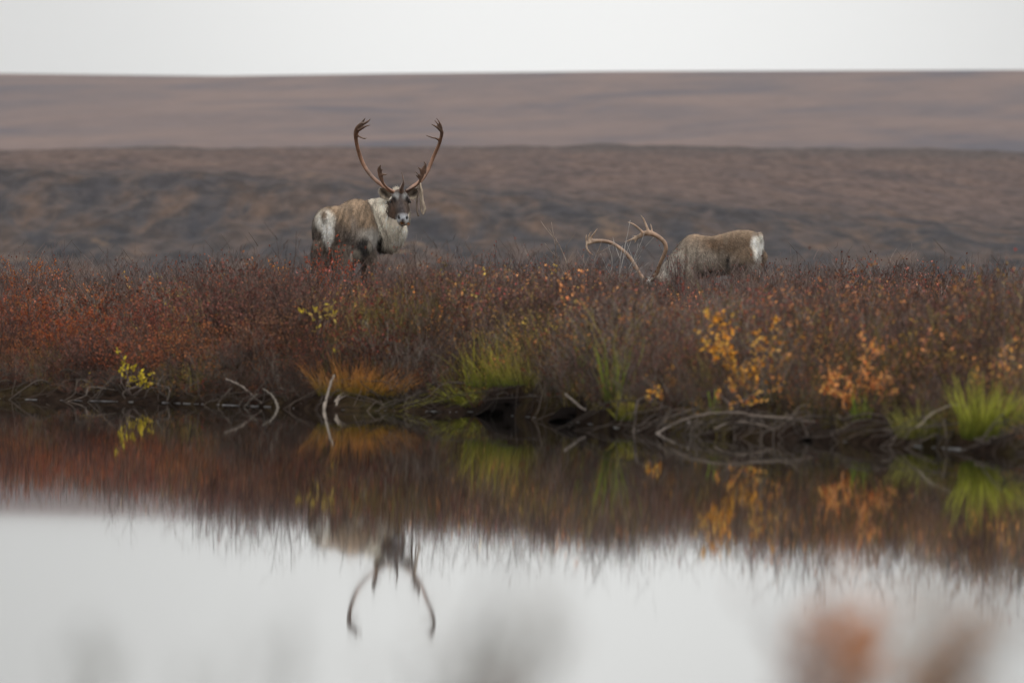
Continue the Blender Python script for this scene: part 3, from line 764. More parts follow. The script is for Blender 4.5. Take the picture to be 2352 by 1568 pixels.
        rp = [(2100, 450, 84, 105, (.80, .765, .70), .22), (2095, 580, 50, 95, (.74, .70, .63), .3), (2075, 350, 50, 30, (.26, .2, .15), .5), (2105, 400, 36, 24, (.62, .58, .5), .5), (2150, 600, 14, 70, (.16, .12, .09), .5)]
        Cr = paint(C.copy(), rp, W, px)
        rear = ((W - np.array(org[:])) @ h < .16)
        C = np.where(rear[:, None], Cr, C)
        hm = (px[:, 0] < 985) & (px[:, 1] > 820)
        C = np.where(hm[:, None], np.array((.09, .07, .06)), C)
        wp = np.exp(-(((px[:, 0] - 900) / 42) ** 2 + ((px[:, 1] - 860) / 32) ** 2))[:, None]
        C = C * (1 - wp) + np.array((.6, .56, .52)) * wp
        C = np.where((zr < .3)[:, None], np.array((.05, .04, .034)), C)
        return C
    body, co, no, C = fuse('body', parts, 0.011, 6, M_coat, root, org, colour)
    def flow(p): return np.tile(-h * .9 + np.array((0, 0, -.7)), (len(p), 1))
    def hl(p):
        q = px2(p + np.array(org[:])); return np.where(q[:, 0] < 1240, .05, .03)
    strands('fur', co, no, C, root, rng, 40000, hl, .0055, flow, co[:, 2] > .3)
    for dd in (.43, .62):
        V, F = uvball(C2(868, 915, dd), (.014, .014, .014)); g = Geo(); g.add(V, F, (.01,) * 3); g.build('eye', M_eye, root, org, True)
    for sgn in (-1, 1):
        q = spline(np.array([C2(915, 870, .53 + .07 * sgn), C2(940, 850, .53 + .12 * sgn), C2(965, 835, .53 + .17 * sgn)]), 10)
        wd = np.interp(np.linspace(0, 1, 10), [0, .4, .8, 1], [.02, .04, .025, .005])
        V, F = tube(q, wd, 10, A=np.array((.6, 0, .8)), B=np.array((.8, 0, -.6)), rb=wd * .35); g = Geo(); g.add(V, F, (.16, .13, .1)); g.build('ear', M_coat, root, org, True)
    return root, org
root2, org2 = caribou_two()
dA, dB = (.27, .17, .11), (.34, .25, .18)
antler('antler', root2, org2, [
    [(915, 885, .50, .026), (950, 850, .48, .024), (985, 770, .44, .024), (1022, 670, .38, .024), (1062, 580, .34, .025), (1082, 510, .32, .026), (1066, 450, .32, .027), (1020, 400, .33, .028), (960, 362, .36, .030), (905, 345, .38, .034, .02), (850, 345, .40, .032, .018), (800, 372, .41, .030, .016), (755, 395, .42, .026, .014), (700, 415, .43, .014), (660, 430, .44, .009), (613, 440, .45, .003)],
    [(830, 345, .40, .022), (800, 310, .40, .016), (745, 262, .40, .013), (700, 235, .40, .010), (652, 217, .40, .003)],
    [(890, 335, .39, .026), (876, 290, .40, .017), (855, 235, .41, .013), (830, 180, .42, .010), (792, 130, .43, .003)],
    [(925, 345, .37, .020), (925, 300, .38, .010), (918, 265, .39, .008), (908, 229, .40, .003)],
    [(775, 385, .42, .018), (750, 378, .42, .010), (720, 372, .42, .004)],
    [(760, 400, .42, .018), (745, 430, .42, .010), (735, 455, .42, .004)],
], dA, dB, C2, 6)
antler('antler', root2, org2, [
    [(900, 885, .56, .026), (850, 860, .60, .024), (800, 800, .66, .022), (752, 720, .72, .024), (700, 635, .78, .025), (640, 565, .82, .025), (560, 500, .86, .024), (480, 452, .88, .024), (400, 432, .88, .025), (320, 430, .86, .026), (262, 438, .84, .030, .018), (222, 462, .82, .018)],
    [(262, 425, .84, .022), (258, 390, .84, .014), (290, 345, .83, .011), (328, 288, .82, .004)],
    [(232, 440, .83, .018), (226, 400, .83, .012), (240, 355, .82, .009), (266, 317, .81, .003)],
    [(212, 465, .83, .016), (201, 430, .83, .010), (200, 390, .82, .008), (205, 354, .82, .003)],
    [(215, 455, .83, .018), (205, 495, .82, .012), (225, 540, .81, .011), (250, 565, .80, .008), (282, 586, .80, .003)],
], dA, dB, C2, 7)

# ------------------------------------------------------------------ brush
def template(rng, h, nst, nside, nleaf, leaf, spread, wst=.006):
    Vs, Fs, K, Rv = [], [], [], []; n = 0
    def put(V, F, k, r_):
        nonlocal n
        Vs.append(V); Fs.append(F + n); K.append(np.full(len(V), k)); Rv.append(np.full(len(V), r_)); n += len(V)
    tips = []
    for s in range(nst):
        az = rng.uniform(0, 2 * math.pi); ln = rng.uniform(.1, 1) * spread
        L = h * rng.uniform(.5, 1.12)
        d = np.array((math.cos(az) * ln, math.sin(az) * ln, 1.0)); d /= np.linalg.norm(d)
        base = np.array((math.cos(az), math.sin(az), 0)) * rng.uniform(0, .15)
        tt = np.linspace(0, 1, 6)[:, None]
        P = base + d * L * tt + np.array((0, 0, 1)) * (tt ** 2) * L * .10 + np.cumsum(rng.normal(0, .026, (6, 3)), 0) * tt
        sv = rng.normal(0, 1, 3); sv[2] *= .2; sv /= np.linalg.norm(sv)
        put(*ribbon(P, np.linspace(wst * 1.3, wst * .5, 6), sv), 0, rng.rand())
        for q in range(nside):
            f = rng.uniform(.2, .98); i = f * 5; i0 = min(int(i), 4); p0 = P[i0] + (P[i0 + 1] - P[i0]) * (i - i0)
            az2 = rng.uniform(0, 2 * math.pi); l2 = h * rng.uniform(.12, .36)
            d2 = d * .8 + np.array((math.cos(az2), math.sin(az2), rng.uniform(-.3, .5))); d2 /= np.linalg.norm(d2)
            P2 = p0 + np.array([[0.], [.5], [1.]]) * d2 * l2 + np.array([[0, 0, 0], [0, 0, .01], [0, 0, .03]]) + rng.normal(0, .008, (3, 3))
            sv = rng.normal(0, 1, 3); sv[2] *= .2; sv /= np.linalg.norm(sv)
            put(*ribbon(P2, [wst * .7, wst * .6, wst * .4], sv), 0, rng.rand())
            tips.append(P2)
    for q in range(nleaf if tips else 0):
        P2 = tips[rng.randint(len(tips))]; f = rng.uniform(.2, 1.05)
        c_ = P2[0] + (P2[2] - P2[0]) * f + rng.normal(0, .008, 3)
        a = rng.normal(0, 1, 3); a[2] = abs(a[2]) + .3; a /= np.linalg.norm(a)
        b_ = np.cross(a, rng.normal(0, 1, 3)); b_ /= np.linalg.norm(b_)
        l = leaf * rng.uniform(.6, 1.3)
        V = np.array([c_, c_ + a * l * .5 + b_ * l * .38, c_ + a * l, c_ + a * l * .5 - b_ * l * .38])
        put(V, np.array([[0, 1, 2, 3]]), 1, rng.rand())
    return np.concatenate(Vs), np.concatenate(Fs), np.concatenate(K), np.concatenate(Rv)

rngB = np.random.RandomState(77)
T_leafy = [template(rngB, .5, 10, 6, 170, .023, 1.0) for _ in range(9)]
T_twig = [template(rngB, .5, 11, 7, 60, .019, .85) for _ in range(9)]
T_thin = [template(rngB, .62, 5, 7, 26, .017, .5) for _ in range(7)]
T_grass = [template(rngB, .42, 26, 0, 0, .02, .7, .007) for _ in range(5)]
T_low = [template(rngB, .3, 9, 5, 90, .022, 1.5) for _ in range(6)]

def scatter(name, label, items, cat):
    """items: list of (template list, pos (n,3), scale (n,), stem (n,3), leafA (n,3), leafB (n,3))"""
    Vo, Fo, Co = [], [], []; n = 0
    for T, pos, sc, stem, lA, lB in items:
        if len(pos) == 0: continue
        tid = rngB.randint(0, len(T), len(pos)); az = rngB.uniform(0, 2 * math.pi, len(pos))
        for k, (V, F, K, Rv) in enumerate(T):
            s = np.nonzero(tid == k)[0]
            if len(s) == 0: continue
            c_, s_ = np.cos(az[s])[:, None], np.sin(az[s])[:, None]
            x = V[None, :, 0] * c_ - V[None, :, 1] * s_; y = V[None, :, 0] * s_ + V[None, :, 1] * c_
            z = np.broadcast_to(V[None, :, 2], x.shape)
            W = np.stack([x, y, z], -1) * sc[s][:, None, None] + pos[s][:, None]
            rv = (Rv[None] + rngB.rand(len(s))[:, None]) % 1.0
            lc = lA[s][:, None] * (1 - rv[..., None]) + lB[s][:, None] * rv[..., None]
            rv2 = (rv * 7.13) % 1.0
            lc = lc * (.6 + .8 * rv2[..., None])
            stc = stem[s][:, None] * (.55 + .95 * rv[..., None])
            C = np.where((K == 1)[None, :, None], lc, stc)
            Vo.append(W.reshape(-1, 3)); Co.append(C.reshape(-1, 3))
            Fo.append((F[None] + (np.arange(len(s)) * len(V))[:, None, None] + n).reshape(-1, 4)); n += len(s) * len(V)
    o = mesh_obj(name, np.concatenate(Vo), np.concatenate(Fo), M_brush, None, np.concatenate(Co))
    return tag(o, label, cat, kind='stuff')

# patches of colour by where they grow (view x, view y of the clump foot)
def brush_points(n, Dmin, Dmax, margin=950):
    Y = rngB.uniform(Dmin, Dmax, n * 3)
    u = rngB.uniform((-margin - 1176) / FPX, (2352 + margin - 1176) / FPX, n * 3)
    keep = rngB.rand(n * 3) < (Y / Dmax)
    Y, u = Y[keep][:n], u[keep][:n]
    x = u * Y
    ok = Y > shore(u) + .2
    return x[ok], Y[ok], u[ok]

x, Y, u = brush_points(8600, 66, 137)
def SD(px): return float(shore(np.array((px - 1176) / FPX)))
CLEAR = [(310, SD(310) + .9, 45), (795, SD(795) + .9, 50), (865, SD(865) + .9, 55), (1090, SD(1090) + .6, 35), (1165, SD(1165) + .8, 50), (1418, SD(1418) + .7, 24), (1352, SD(1352) + 2, 8), (2145, SD(2145) + .8, 40), (2280, SD(2280) + 1, 60), (742, SD(742) + 3.2, 22), (1790, SD(1790) + 1.6, 60), (2060, SD(2060) + 1.6, 60), (1512, SD(1512) + 1, 20), (1680, SD(1680) + 2.4, 110), (1980, SD(1980) + 2, 110)]
xe_u = rngB.uniform((-2126) / FPX, (2126) / FPX, 4000); xe_Y = shore(xe_u) + rngB.uniform(.06, 1, 4000) ** 1.5 * 9
x = np.concatenate([x, xe_u * xe_Y]); Y = np.concatenate([Y, xe_Y]); u = np.concatenate([u, xe_u])
z = G(x, Y); ppx0 = 1176 + FPX * u
kp = np.ones(len(x), bool)
for cpx, cD, hw in CLEAR: kp &= ~((np.abs(ppx0 - cpx) < hw) & (Y < cD) & (rngB.rand(len(x)) < (.93 if hw < 100 else .6)))
x, Y, u, z = x[kp], Y[kp], u[kp], z[kp]
pos = np.stack([x, Y, z - .02], 1)
pv = to_px(pos); ppx, ppy = pv[:, 0], pv[:, 1]
t_ = Y - shore(u)
nz1 = fbm(x * .55 + 3, Y * .12, 3); nz2 = fbm(x * 1.1 + 60, Y * .3 + 9, 3)
red = np.array((.20, .052, .030)); rust = np.array((.20, .066, .030)); mauve = np.array((.115, .052, .042)); orange = np.array((.33, .13, .03)); olive = np.array((.13, .105, .03)); crim = np.array((.21, .035, .035))
def near(cx, cy, rx, ry): return np.exp(-(((ppx - cx) / rx) ** 2 + ((ppy - cy) / ry) ** 2))
lA = np.tile(mauve, (len(x), 1)); lB = np.tile(red, (len(x), 1))
def blend(A, col, f): return A * (1 - f[:, None]) + col * f[:, None]
fr = np.clip(near(150, 790, 420, 110) + near(600, 780, 330, 90) * .75, 0, 1) ** .7
lA = blend(lA, rust, fr * .9); lB = blend(lB, orange, np.clip(near(150, 730, 260, 50), 0, 1) * .8)
fo = np.clip(near(1150, 850, 110, 60) * 1.2 + near(880, 790, 200, 30) + near(1330, 730, 120, 30) + near(1150, 720, 120, 20) * .6 + near(2150, 900, 260, 60) * .7 + near(2330, 820, 80, 60) + near(1750, 1000, 500, 40) * .5 + np.clip((nz2 - .58) * 6, 0, 1) * .5, 0, 1)
lA = blend(lA, olive, fo * .85); lB = blend(lB, np.array((.24, .16, .03)), fo * .7)
# every clump has its own tone
nz4 = fbm(x * 1.3 + 21, Y * .16 + 4, 3)
topf = np.clip((Y - 113) / 7, 0, 1) * np.clip(1 - near(1400, 640, 500, 80), .35, 1)
lA = blend(lA, np.array((.10, .055, .045)), topf * .75); lB = blend(lB, np.array((.15, .06, .04)), topf * .65)
pick = rngB.rand(len(x)); rightish = np.clip((ppx - 700) / 700, 0, 1); lowb = np.clip(1 - (t_ - 5) / 8, .1, 1)
def some(lo, hi, w=1.0):
    return (pick > lo) & (pick < lo + (hi - lo) * w)
for lo, hi, w_, ca, cb in ((0, .12, 1., crim, red), (.12, .22, 1., (.36, .17, .06), (.26, .10, .04)), (.22, .34, lowb, (.17, .13, .035), (.26, .17, .03)),
                           (.34, .42, rightish * lowb, (.50, .26, .05), (.36, .15, .04)), (.42, .54, 1., (.075, .045, .035), (.10, .05, .04)), (.54, .60, lowb, (.42, .16, .04), (.3, .09, .03))):
    mk = some(lo, hi, w_)[:, None]; lA = np.where(mk, np.array(ca), lA); lB = np.where(mk, np.array(cb), lB)
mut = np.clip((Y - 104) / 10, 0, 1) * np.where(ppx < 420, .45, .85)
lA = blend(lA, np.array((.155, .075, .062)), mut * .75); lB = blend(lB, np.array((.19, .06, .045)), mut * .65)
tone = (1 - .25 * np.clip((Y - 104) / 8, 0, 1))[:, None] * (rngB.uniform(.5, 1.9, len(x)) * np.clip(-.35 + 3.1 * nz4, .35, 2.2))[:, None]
lA = lA * tone * np.array((1.2, 1.18, 1.2)); lB = lB * tone * np.array((1.2, 1.15, 1.15))
stem = np.tile(np.array((.088, .060, .050)), (len(x), 1)) * (rngB.uniform(.4, 1.5, len(x)))[:, None]
pale = rngB.rand(len(x)) < .14
stem = np.where(pale[:, None], np.array((.22, .19, .165)), stem)
gr = np.clip((nz1 - .45) * 4, 0, 1)
nz5 = fbm(x * .9 + 90, Y * .14 + 31, 3)
stem = blend(stem, np.array((.19, .155, .135)), np.clip(gr * (.2 + .4 * topf) + np.clip((nz5 - .5) * 5, 0, .7), 0, .85))
leafy_p = np.clip(.16 + fr * .6 + np.clip((nz2 - .5) * 3, 0, .5), 0, .9) * (1 - .75 * topf) * np.interp(t_, [0, 1.5, 4], [.25, .6, 1])
kind = np.where(rngB.rand(len(x)) < leafy_p, 0, 1)
kind = np.where((rngB.rand(len(x)) < .12) & (t_ > 6), 2, kind)
low = rngB.rand(len(x)) < np.clip(.7 - t_ / 2.0, 0.0, 1) + fo * .5
kind = np.where(low, 3, kind)
kind = np.where(rngB.rand(len(x)) < (.03 + .10 * rightish * lowb + .35 * fo * lowb), 4, kind)
stem = np.where((kind == 4)[:, None], np.array((.20, .16, .05)) * rngB.uniform(.4, 1.5, len(x))[:, None] * np.where(rngB.rand(len(x)) < .3, 1, .8)[:, None], stem)
nz3 = fbm(x * 1.1 + 5, Y * .5 + 2, 2)
sc = rngB.uniform(.55, 1.0, len(x)) * np.clip(.25 + 1.5 * nz3, .45, 1.4)
sc = np.where(kind == 2, sc * .95, sc)
sc = sc * np.interp(t_, [0, 2, 8], [.6, .8, 1.0])
lowz = 1 - .36 * np.exp(-((ppx - 1515) / 75) ** 2) - .15 * np.exp(-(np.clip(ppx - 100, -1e9, 1e9) / 330) ** 2) - .05 * np.exp(-((ppx - 800) / 120) ** 2) - .15 * np.exp(-((ppx - 1680) / 120) ** 2)
sc = sc * lowz
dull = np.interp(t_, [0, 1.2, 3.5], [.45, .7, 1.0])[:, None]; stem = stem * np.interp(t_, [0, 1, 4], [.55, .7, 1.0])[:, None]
items = []
for k, T in enumerate((T_leafy, T_twig, T_thin, T_low, T_grass)):
    s = kind == k
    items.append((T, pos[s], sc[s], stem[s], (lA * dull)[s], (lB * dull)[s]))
# rounder bushes that stand proud of the rest
bu = rngB.uniform((-950 - 1176) / FPX, (3302 - 1176) / FPX, 110); bY = shore(bu) + rngB.uniform(1.2, 11, 110); bp = 1176 + FPX * bu
ok = (np.abs(bp - 1540) > 110) & (np.abs(bp - 800) > 110) & (np.abs(bp - 1860) > 260) & ((np.abs(bp - 1220) > 140) | (bY > shore(bu) + 2.5)) & ((bp < 600) | (bp > 900) | (bY < shore(bu) + 4)); bu, bY, bp = bu[ok], bY[ok], bp[ok]
for q in range(len(bu)):
    n = 9; ang = rngB.uniform(0, 6.28, n); rr = rngB.uniform(0, .38, n)
    bx = bu[q] * bY[q] + np.cos(ang) * rr; by = bY[q] + np.sin(ang) * rr
    pc_ = [(.18, .085, .06), (.15, .06, .05), (.24, .12, .06), (.13, .075, .06), (.17, .13, .05), (.09, .05, .042)][rngB.randint(6)]
    if bp[q] < 450: pc_ = [(.26, .08, .04), (.30, .11, .045), (.20, .06, .04), (.13, .06, .048)][rngB.randint(4)]
    pc_ = np.array(pc_); hs = rngB.uniform(.7, 1.15) * (.8 if bp[q] < 450 else 1)
    items.append((T_leafy, np.stack([bx, by, G(bx, by) - .02], 1), hs * (1.15 - rr * 1.1) * rngB.uniform(.9, 1.1, n), np.tile(np.array((.07, .048, .04)), (n, 1)), np.tile(pc_, (n, 1)), np.tile(pc_ * 1.35, (n, 1))))
scatter('birch_brush', 'dense rust and grey dwarf birch brush covering the bank', items, 'brush')

# a loose fringe of bare grey shoots on the skyline of the bank
x, Y, u = brush_points(1900, 122, 136)
pos = np.stack([x, Y, G(x, Y) - .02], 1)
kx = 1176 + FPX * u; kk_ = (np.abs(kx - 1510) > 70) | (rngB.rand(len(x)) < .25)
x, Y, u = x[kk_], Y[kk_], u[kk_]; pos = pos[kk_]
st = np.tile(np.array((.13, .095, .085)), (len(x), 1)) * rngB.uniform(.7, 1.3, len(x))[:, None]
scatter('bare_shoots', 'fine bare shoots rising along the skyline of the brush', [(T_thin, pos, rngB.uniform(.7, 1.12, len(x)), st, np.tile(mauve, (len(x), 1)), np.tile(red, (len(x), 1)))], 'shoots')

fu = rngB.uniform((-950 - 1176) / FPX, (3302 - 1176) / FPX, 660); fY = shore(fu) + rngB.uniform(2.5, 7.5, 660)
fp = 1176 + FPX * fu; kp = rngB.rand(660) < np.where((fp > 440) & (fp < 1430) & (np.abs(fp - 790) > 110), 1., np.where((fp < 440) | (np.abs(fp - 1590) < 170), .08, .45))
fu, fY = fu[kp], fY[kp]; pos = np.stack([fu * fY, fY, G(fu * fY, fY) - .02], 1)
st = np.tile(np.array((.085, .058, .050)), (len(fu), 1)) * rngB.uniform(.7, 1.4, len(fu))[:, None]
scatter('birch_shoots', 'taller dark birch shoots standing out of the front of the bank brush', [(T_thin, pos, rngB.uniform(.75, 1.25, len(fu)), st, np.tile(mauve, (len(fu), 1)) * 1.4, np.tile(red, (len(fu), 1)))], 'shoots')

# ------------------------------------------------------------------ tangled roots at the waterline
g = Geo(); rngR = np.random.RandomState(31)
for _ in range(640):
    px = rngR.uniform(-950, 3300)
    if any(abs(px - a_) < 55 and rngR.rand() < .7 for a_ in (305, 820, 1418, 2280)): continue
    u0 = (px - 1176) / FPX; S = float(shore(np.array(u0)))
    tt0 = rngR.uniform(.1, .7); p0 = np.array((u0 * S, S + tt0, 0.)); p0[2] = float(G(p0[0], p0[1])) + rngR.uniform(.0, .12)
    dx = rngR.normal(0, .28) + (-.15 if px > 1450 else 0)
    p3 = np.array((p0[0] + dx, S - rngR.uniform(-.3, .5), rngR.uniform(-.05, .06)))
    p1 = p0 + (p3 - p0) * .35 + np.array((rngR.normal(0, .04), 0, rngR.uniform(-.02, .10))); p2 = p0 + (p3 - p0) * .7 + np.array((rngR.normal(0, .05), 0, rngR.uniform(-.03, .06)))
    q = spline([p0, p1, p2, p3], 9); ra = rngR.uniform(.002, .0065) * (1.4 if rngR.rand() < .1 else 1)
    V, F = tube(q, np.linspace(ra, ra * .5, 9), 4)
    g.add(V, F, np.array((.095, .076, .064)) * rngR.uniform(.12, .95) * (1.6 if rngR.rand() < .1 else 1))
tag(g.build('root_tangle', M_wood), 'tangle of thin grey roots and dead stems over the waterline', 'roots', kind='stuff')

# pale glossy strip added for the bright sky reflection along the shore
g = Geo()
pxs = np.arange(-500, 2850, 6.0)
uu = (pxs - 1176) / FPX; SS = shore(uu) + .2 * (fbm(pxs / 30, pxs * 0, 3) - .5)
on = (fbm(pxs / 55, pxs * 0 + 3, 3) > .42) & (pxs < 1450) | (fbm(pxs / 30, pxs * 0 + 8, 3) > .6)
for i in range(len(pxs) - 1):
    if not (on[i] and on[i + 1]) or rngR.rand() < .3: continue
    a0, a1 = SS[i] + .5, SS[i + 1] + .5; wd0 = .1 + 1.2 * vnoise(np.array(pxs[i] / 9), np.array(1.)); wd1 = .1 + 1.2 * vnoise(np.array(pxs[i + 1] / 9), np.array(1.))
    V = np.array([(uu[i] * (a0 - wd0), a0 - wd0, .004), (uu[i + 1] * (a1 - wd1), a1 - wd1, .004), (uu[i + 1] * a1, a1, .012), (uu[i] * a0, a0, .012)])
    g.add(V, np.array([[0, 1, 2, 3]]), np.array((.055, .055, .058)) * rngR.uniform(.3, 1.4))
M_glint = attr_mat('shore_glint', 0.35, spec=0.5, noise=(9, 2, 1), amt=.5)
tag(g.build('glint_strip', M_glint), 'broken pale strip added for the bright reflection along the pond edge', 'shore_glint', kind='stuff')

# ------------------------------------------------------------------ single plants
def leaf_quad(g, p, d, l, wd, col, rng):
    d = d / np.linalg.norm(d); b_ = np.cross(d, rng.normal(0, 1, 3)); b_ /= np.linalg.norm(b_); nn = np.cross(d, b_)
    pts = np.array([p, p + d * l * .35 + b_ * wd * .5 - nn * .05 * l, p + d * l * .5 + nn * .02 * l, p + d * l * .35 - b_ * wd * .5 - nn * .05 * l, p + d * l + nn * .08 * l, p + d * l * .7 + b_ * wd * .38, p + d * l * .7 - b_ * wd * .38])
    F = np.array([[0, 1, 2, 3], [2, 1, 5, 4], [2, 4, 6, 3]])
    g.add(pts, F, np.array(col) * rng.uniform(.75, 1.2))

def shrub(name, foot, label, cat, rng, stems, leaf, lcols, scol, group=None, stem_r=.005, side=3, per=6, wob=.03, leaf_from=.35):
    """stems: list of polylines (relative to foot); > stems, foliage"""
    root = empty(name, Vector(foot)); tag(root, label, cat, group)
    gs, gl = Geo(), Geo(); f0 = np.array(foot[:])
    for P in stems:
        P = np.array(P, float); n = 14; q = spline(P, n); q[1:] += np.cumsum(rng.normal(0, wob * .12, (n - 1, 3)), 0)
        V, F = tube(q, np.linspace(stem_r, stem_r * .4, n), 5); gs.add(V, F, np.array(scol) * rng.uniform(.8, 1.2))
        L = np.linalg.norm(q[-1] - q[0])
        brs = [q[int(n * leaf_from):]]
        for _ in range(side):
            i = rng.randint(int(n * .3), n - 2); d = (q[i + 1] - q[i]); d /= np.linalg.norm(d); d = d + rng.normal(0, .55, 3) * np.array((1, 1, .5)); d /= np.linalg.norm(d)
            l = L * rng.uniform(.12, .3); b2 = q[i] + np.linspace(0, 1, 6)[:, None] * d * l + np.array((0, 0, 1)) * (np.linspace(0, 1, 6)[:, None] ** 2) * l * .2
            V, F = tube(b2, np.linspace(stem_r * .5, stem_r * .25, 6), 4); gs.add(V, F, np.array(scol) * rng.uniform(.8, 1.2)); brs.append(b2[1:])
        if leaf:
            for br in brs:
                for _ in range(per):
                    i = rng.randint(0, len(br)); d = rng.normal(0, .6, 3) + np.array((0, 0, .5))
                    c_ = lcols[rng.randint(len(lcols))]
                    leaf_quad(gl, br[i] + rng.normal(0, .004, 3), d, leaf * rng.uniform(.6, 1.2), leaf * .45 * rng.uniform(.8, 1.2), c_, rng)
    gs.build('stems', M_wood, root)
    if leaf: gl.build('foliage', M_leaf, root)
    return root

def foot_at(px, py_top, D):
    """ground point under the view column px at depth D"""
    p = at(px, py_top, D); return np.array((p.x, D, float(G(p.x, D)) - .02))

def aim(px, D, tops, rng, sway=.05):
    """stems from one foot to the given view points"""
    f = foot_at(px, 700, D); S_ = []
    for (tx, ty) in tops:
        e_ = np.array(at(tx, ty, D + rng.uniform(-.25, .25))[:]) - f
        S_.append([(0, 0, 0), tuple(e_ * np.array((.25, .4, .4)) + rng.normal(0, sway, 3) * np.array((1, 1, .2))), tuple(e_ * np.array((.65, .8, .75)) + rng.normal(0, sway * .6, 3) * np.array((1, 1, .3))), tuple(e_)])
    return f, S_

rs = np.random.RandomState(8)
goldc = [(.72, .33, .04), (.80, .40, .06), (.62, .24, .04), (.75, .45, .10)]
pinkc = [(.70, .30, .10), (.60, .20, .06), (.75, .36, .14), (.78, .42, .12)]
yell = [(.62, .46, .03), (.70, .52, .06), (.50, .40, .03)]
redc = [(.34, .055, .025), (.40, .085, .03), (.28, .04, .025), (.42, .13, .05)]
orc = [(.46, .13, .025), (.52, .19, .035), (.33, .07, .02)]
greyst = (.13, .10, .09)
# golden willows on the right bank
f, S_ = aim(1700, SD(1700) + 2.2, [(1590, 755), (1618, 712), (1655, 720), (1640, 775), (1680, 800), (1700, 840), (1740, 860), (1660, 830), (1790, 745), (1835, 800), (1780, 800), (1750, 820), (1800, 845), (1720, 885), (1630, 790)], rs)
shrub('willow', f, 'large golden leaved willow on the right bank, below the grazing caribou', 'willow', rs, S_, .048, goldc, greyst, 'golden willows on the right bank', side=5, per=6, leaf_from=.6)
f, S_ = aim(1960, SD(1960) + 1.1, [(1880, 850), (1900, 880), (1930, 855), (1950, 880), (1985, 850), (2005, 800), (2045, 790), (2060, 840), (2080, 870), (2110, 880), (2020, 870), (1905, 905), (1990, 890)], rs)
shrub('willow', f, 'peach and orange leaved willow right of the large golden one', 'willow', rs, S_, .044, pinkc, greyst, 'golden willows on the right bank', side=5, per=6, leaf_from=.62)
f, S_ = aim(2095, SD(2095) + 6, [(2100, 742), (2062, 765), (2050, 800), (2108, 760)], rs)
shrub('willow', f, 'slender willow shoots with a few yellow leaves above the peach leaved willow', 'willow', rs, S_, .042, [(.75, .42, .08), (.8, .5, .1)], greyst, 'golden willows on the right bank', side=1, per=3, leaf_from=.8)
f, S_ = aim(1512, SD(1512) + .7, [(1500, 885), (1520, 893), (1508, 905), (1495, 900)], rs)
shrub('willow', f, 'small clump of golden leaves left of the large golden willow', 'willow', rs, S_, .042, goldc, greyst, 'golden willows on the right bank', side=1, per=4, leaf_from=.6)
f, S_ = aim(1700, SD(1700) + .9, [(1660, 905), (1690, 900), (1720, 905), (1750, 925), (1800, 870), (1810, 850), (1790, 890)], rs)
shrub('willow', f, 'low sparse golden willow close to the water under the large one', 'willow', rs, S_, .040, goldc + pinkc, greyst, 'golden willows on the right bank', side=2, per=4, leaf_from=.65)
# yellow sprigs
f, S_ = aim(305, SD(305) + .3, [(272, 805), (285, 830), (300, 845), (330, 850), (340, 880), (320, 862), (350, 860)], rs)
shrub('willow_sprig', f, 'bright yellow leaved sprig hanging over the left shore', 'willow', rs, S_, .046, [(.52, .40, .03), (.44, .34, .03), (.58, .42, .05)], greyst, 'yellow willow sprigs', side=2, per=5, leaf_from=.5)
f, S_ = aim(742, SD(742) + 3.0, [(730, 712), (745, 702), (758, 710), (765, 722), (738, 722), (750, 716)], rs)
shrub('willow_sprig', f, 'pale yellow leaf cluster in the brush left of centre', 'willow', rs, S_, .048, [(.48, .36, .04), (.55, .40, .10)], greyst, 'yellow willow sprigs', side=1, per=4, leaf_from=.8)
f, S_ = aim(695, SD(695) + 3.0, [(694, 715), (699, 718)], rs)
shrub('willow_sprig', f, 'tiny yellow sprig just left of the pale yellow cluster', 'willow', rs, S_, .05, yell, greyst, 'yellow willow sprigs', side=0, per=3, leaf_from=.88)
f, S_ = aim(775, SD(775) + 2.5, [(768, 800), (782, 808)], rs)
shrub('willow_sprig', f, 'yellow sprig above the orange grass tussock', 'willow', rs, S_, .055, yell + [(.65, .34, .05)], greyst, 'yellow willow sprigs', side=0, per=4, leaf_from=.85)
f, S_ = aim(505, SD(505) + 3.8, [(500, 715), (512, 730), (495, 728)], rs)
shrub('willow_sprig', f, 'small dull yellow sprig among the rust coloured brush', 'willow', rs, S_, .045, [(.42, .28, .04)], greyst, 'yellow willow sprigs', side=0, per=4, leaf_from=.85)
# red shrub before the standing caribou
f, S_ = aim(765, 121, [(712, 590), (722, 562), (740, 575), (758, 580), (775, 590), (800, 600), (815, 572), (735, 600), (790, 575), (750, 560), (700, 610), (825, 595)], rs, .03)
shrub('red_shrub', f, 'scarlet leaved shrub in front of the standing caribou rump', 'shrub', rs, S_, .028, redc, greyst, None, side=4, per=12, leaf_from=.7)
# orange shrub top left
tops = [(x_, 618 + 14 * math.sin(x_ * .05) + rs.uniform(-6, 10)) for x_ in range(-20, 165, 8)] + [(18, 596), (22, 602), (30, 606), (92, 606)]
f, S_ = aim(70, 127, tops, rs, .03)
shrub('orange_shrub', f, 'wide orange leaved shrub on the skyline at the far left', 'shrub', rs, S_, .026, orc, (.08, .05, .04), None, side=4, per=9, leaf_from=.75)
f, S_ = aim(640, 126, [(622, 603), (630, 612), (645, 610), (655, 616), (640, 622), (660, 612)], rs, .03)
shrub('orange_shrub', f, 'small orange leaved shrub on the skyline left of the standing caribou', 'shrub', rs, S_, .034, [(.55, .22, .03), (.45, .15, .03)], greyst, None, side=1, per=6, leaf_from=.8)
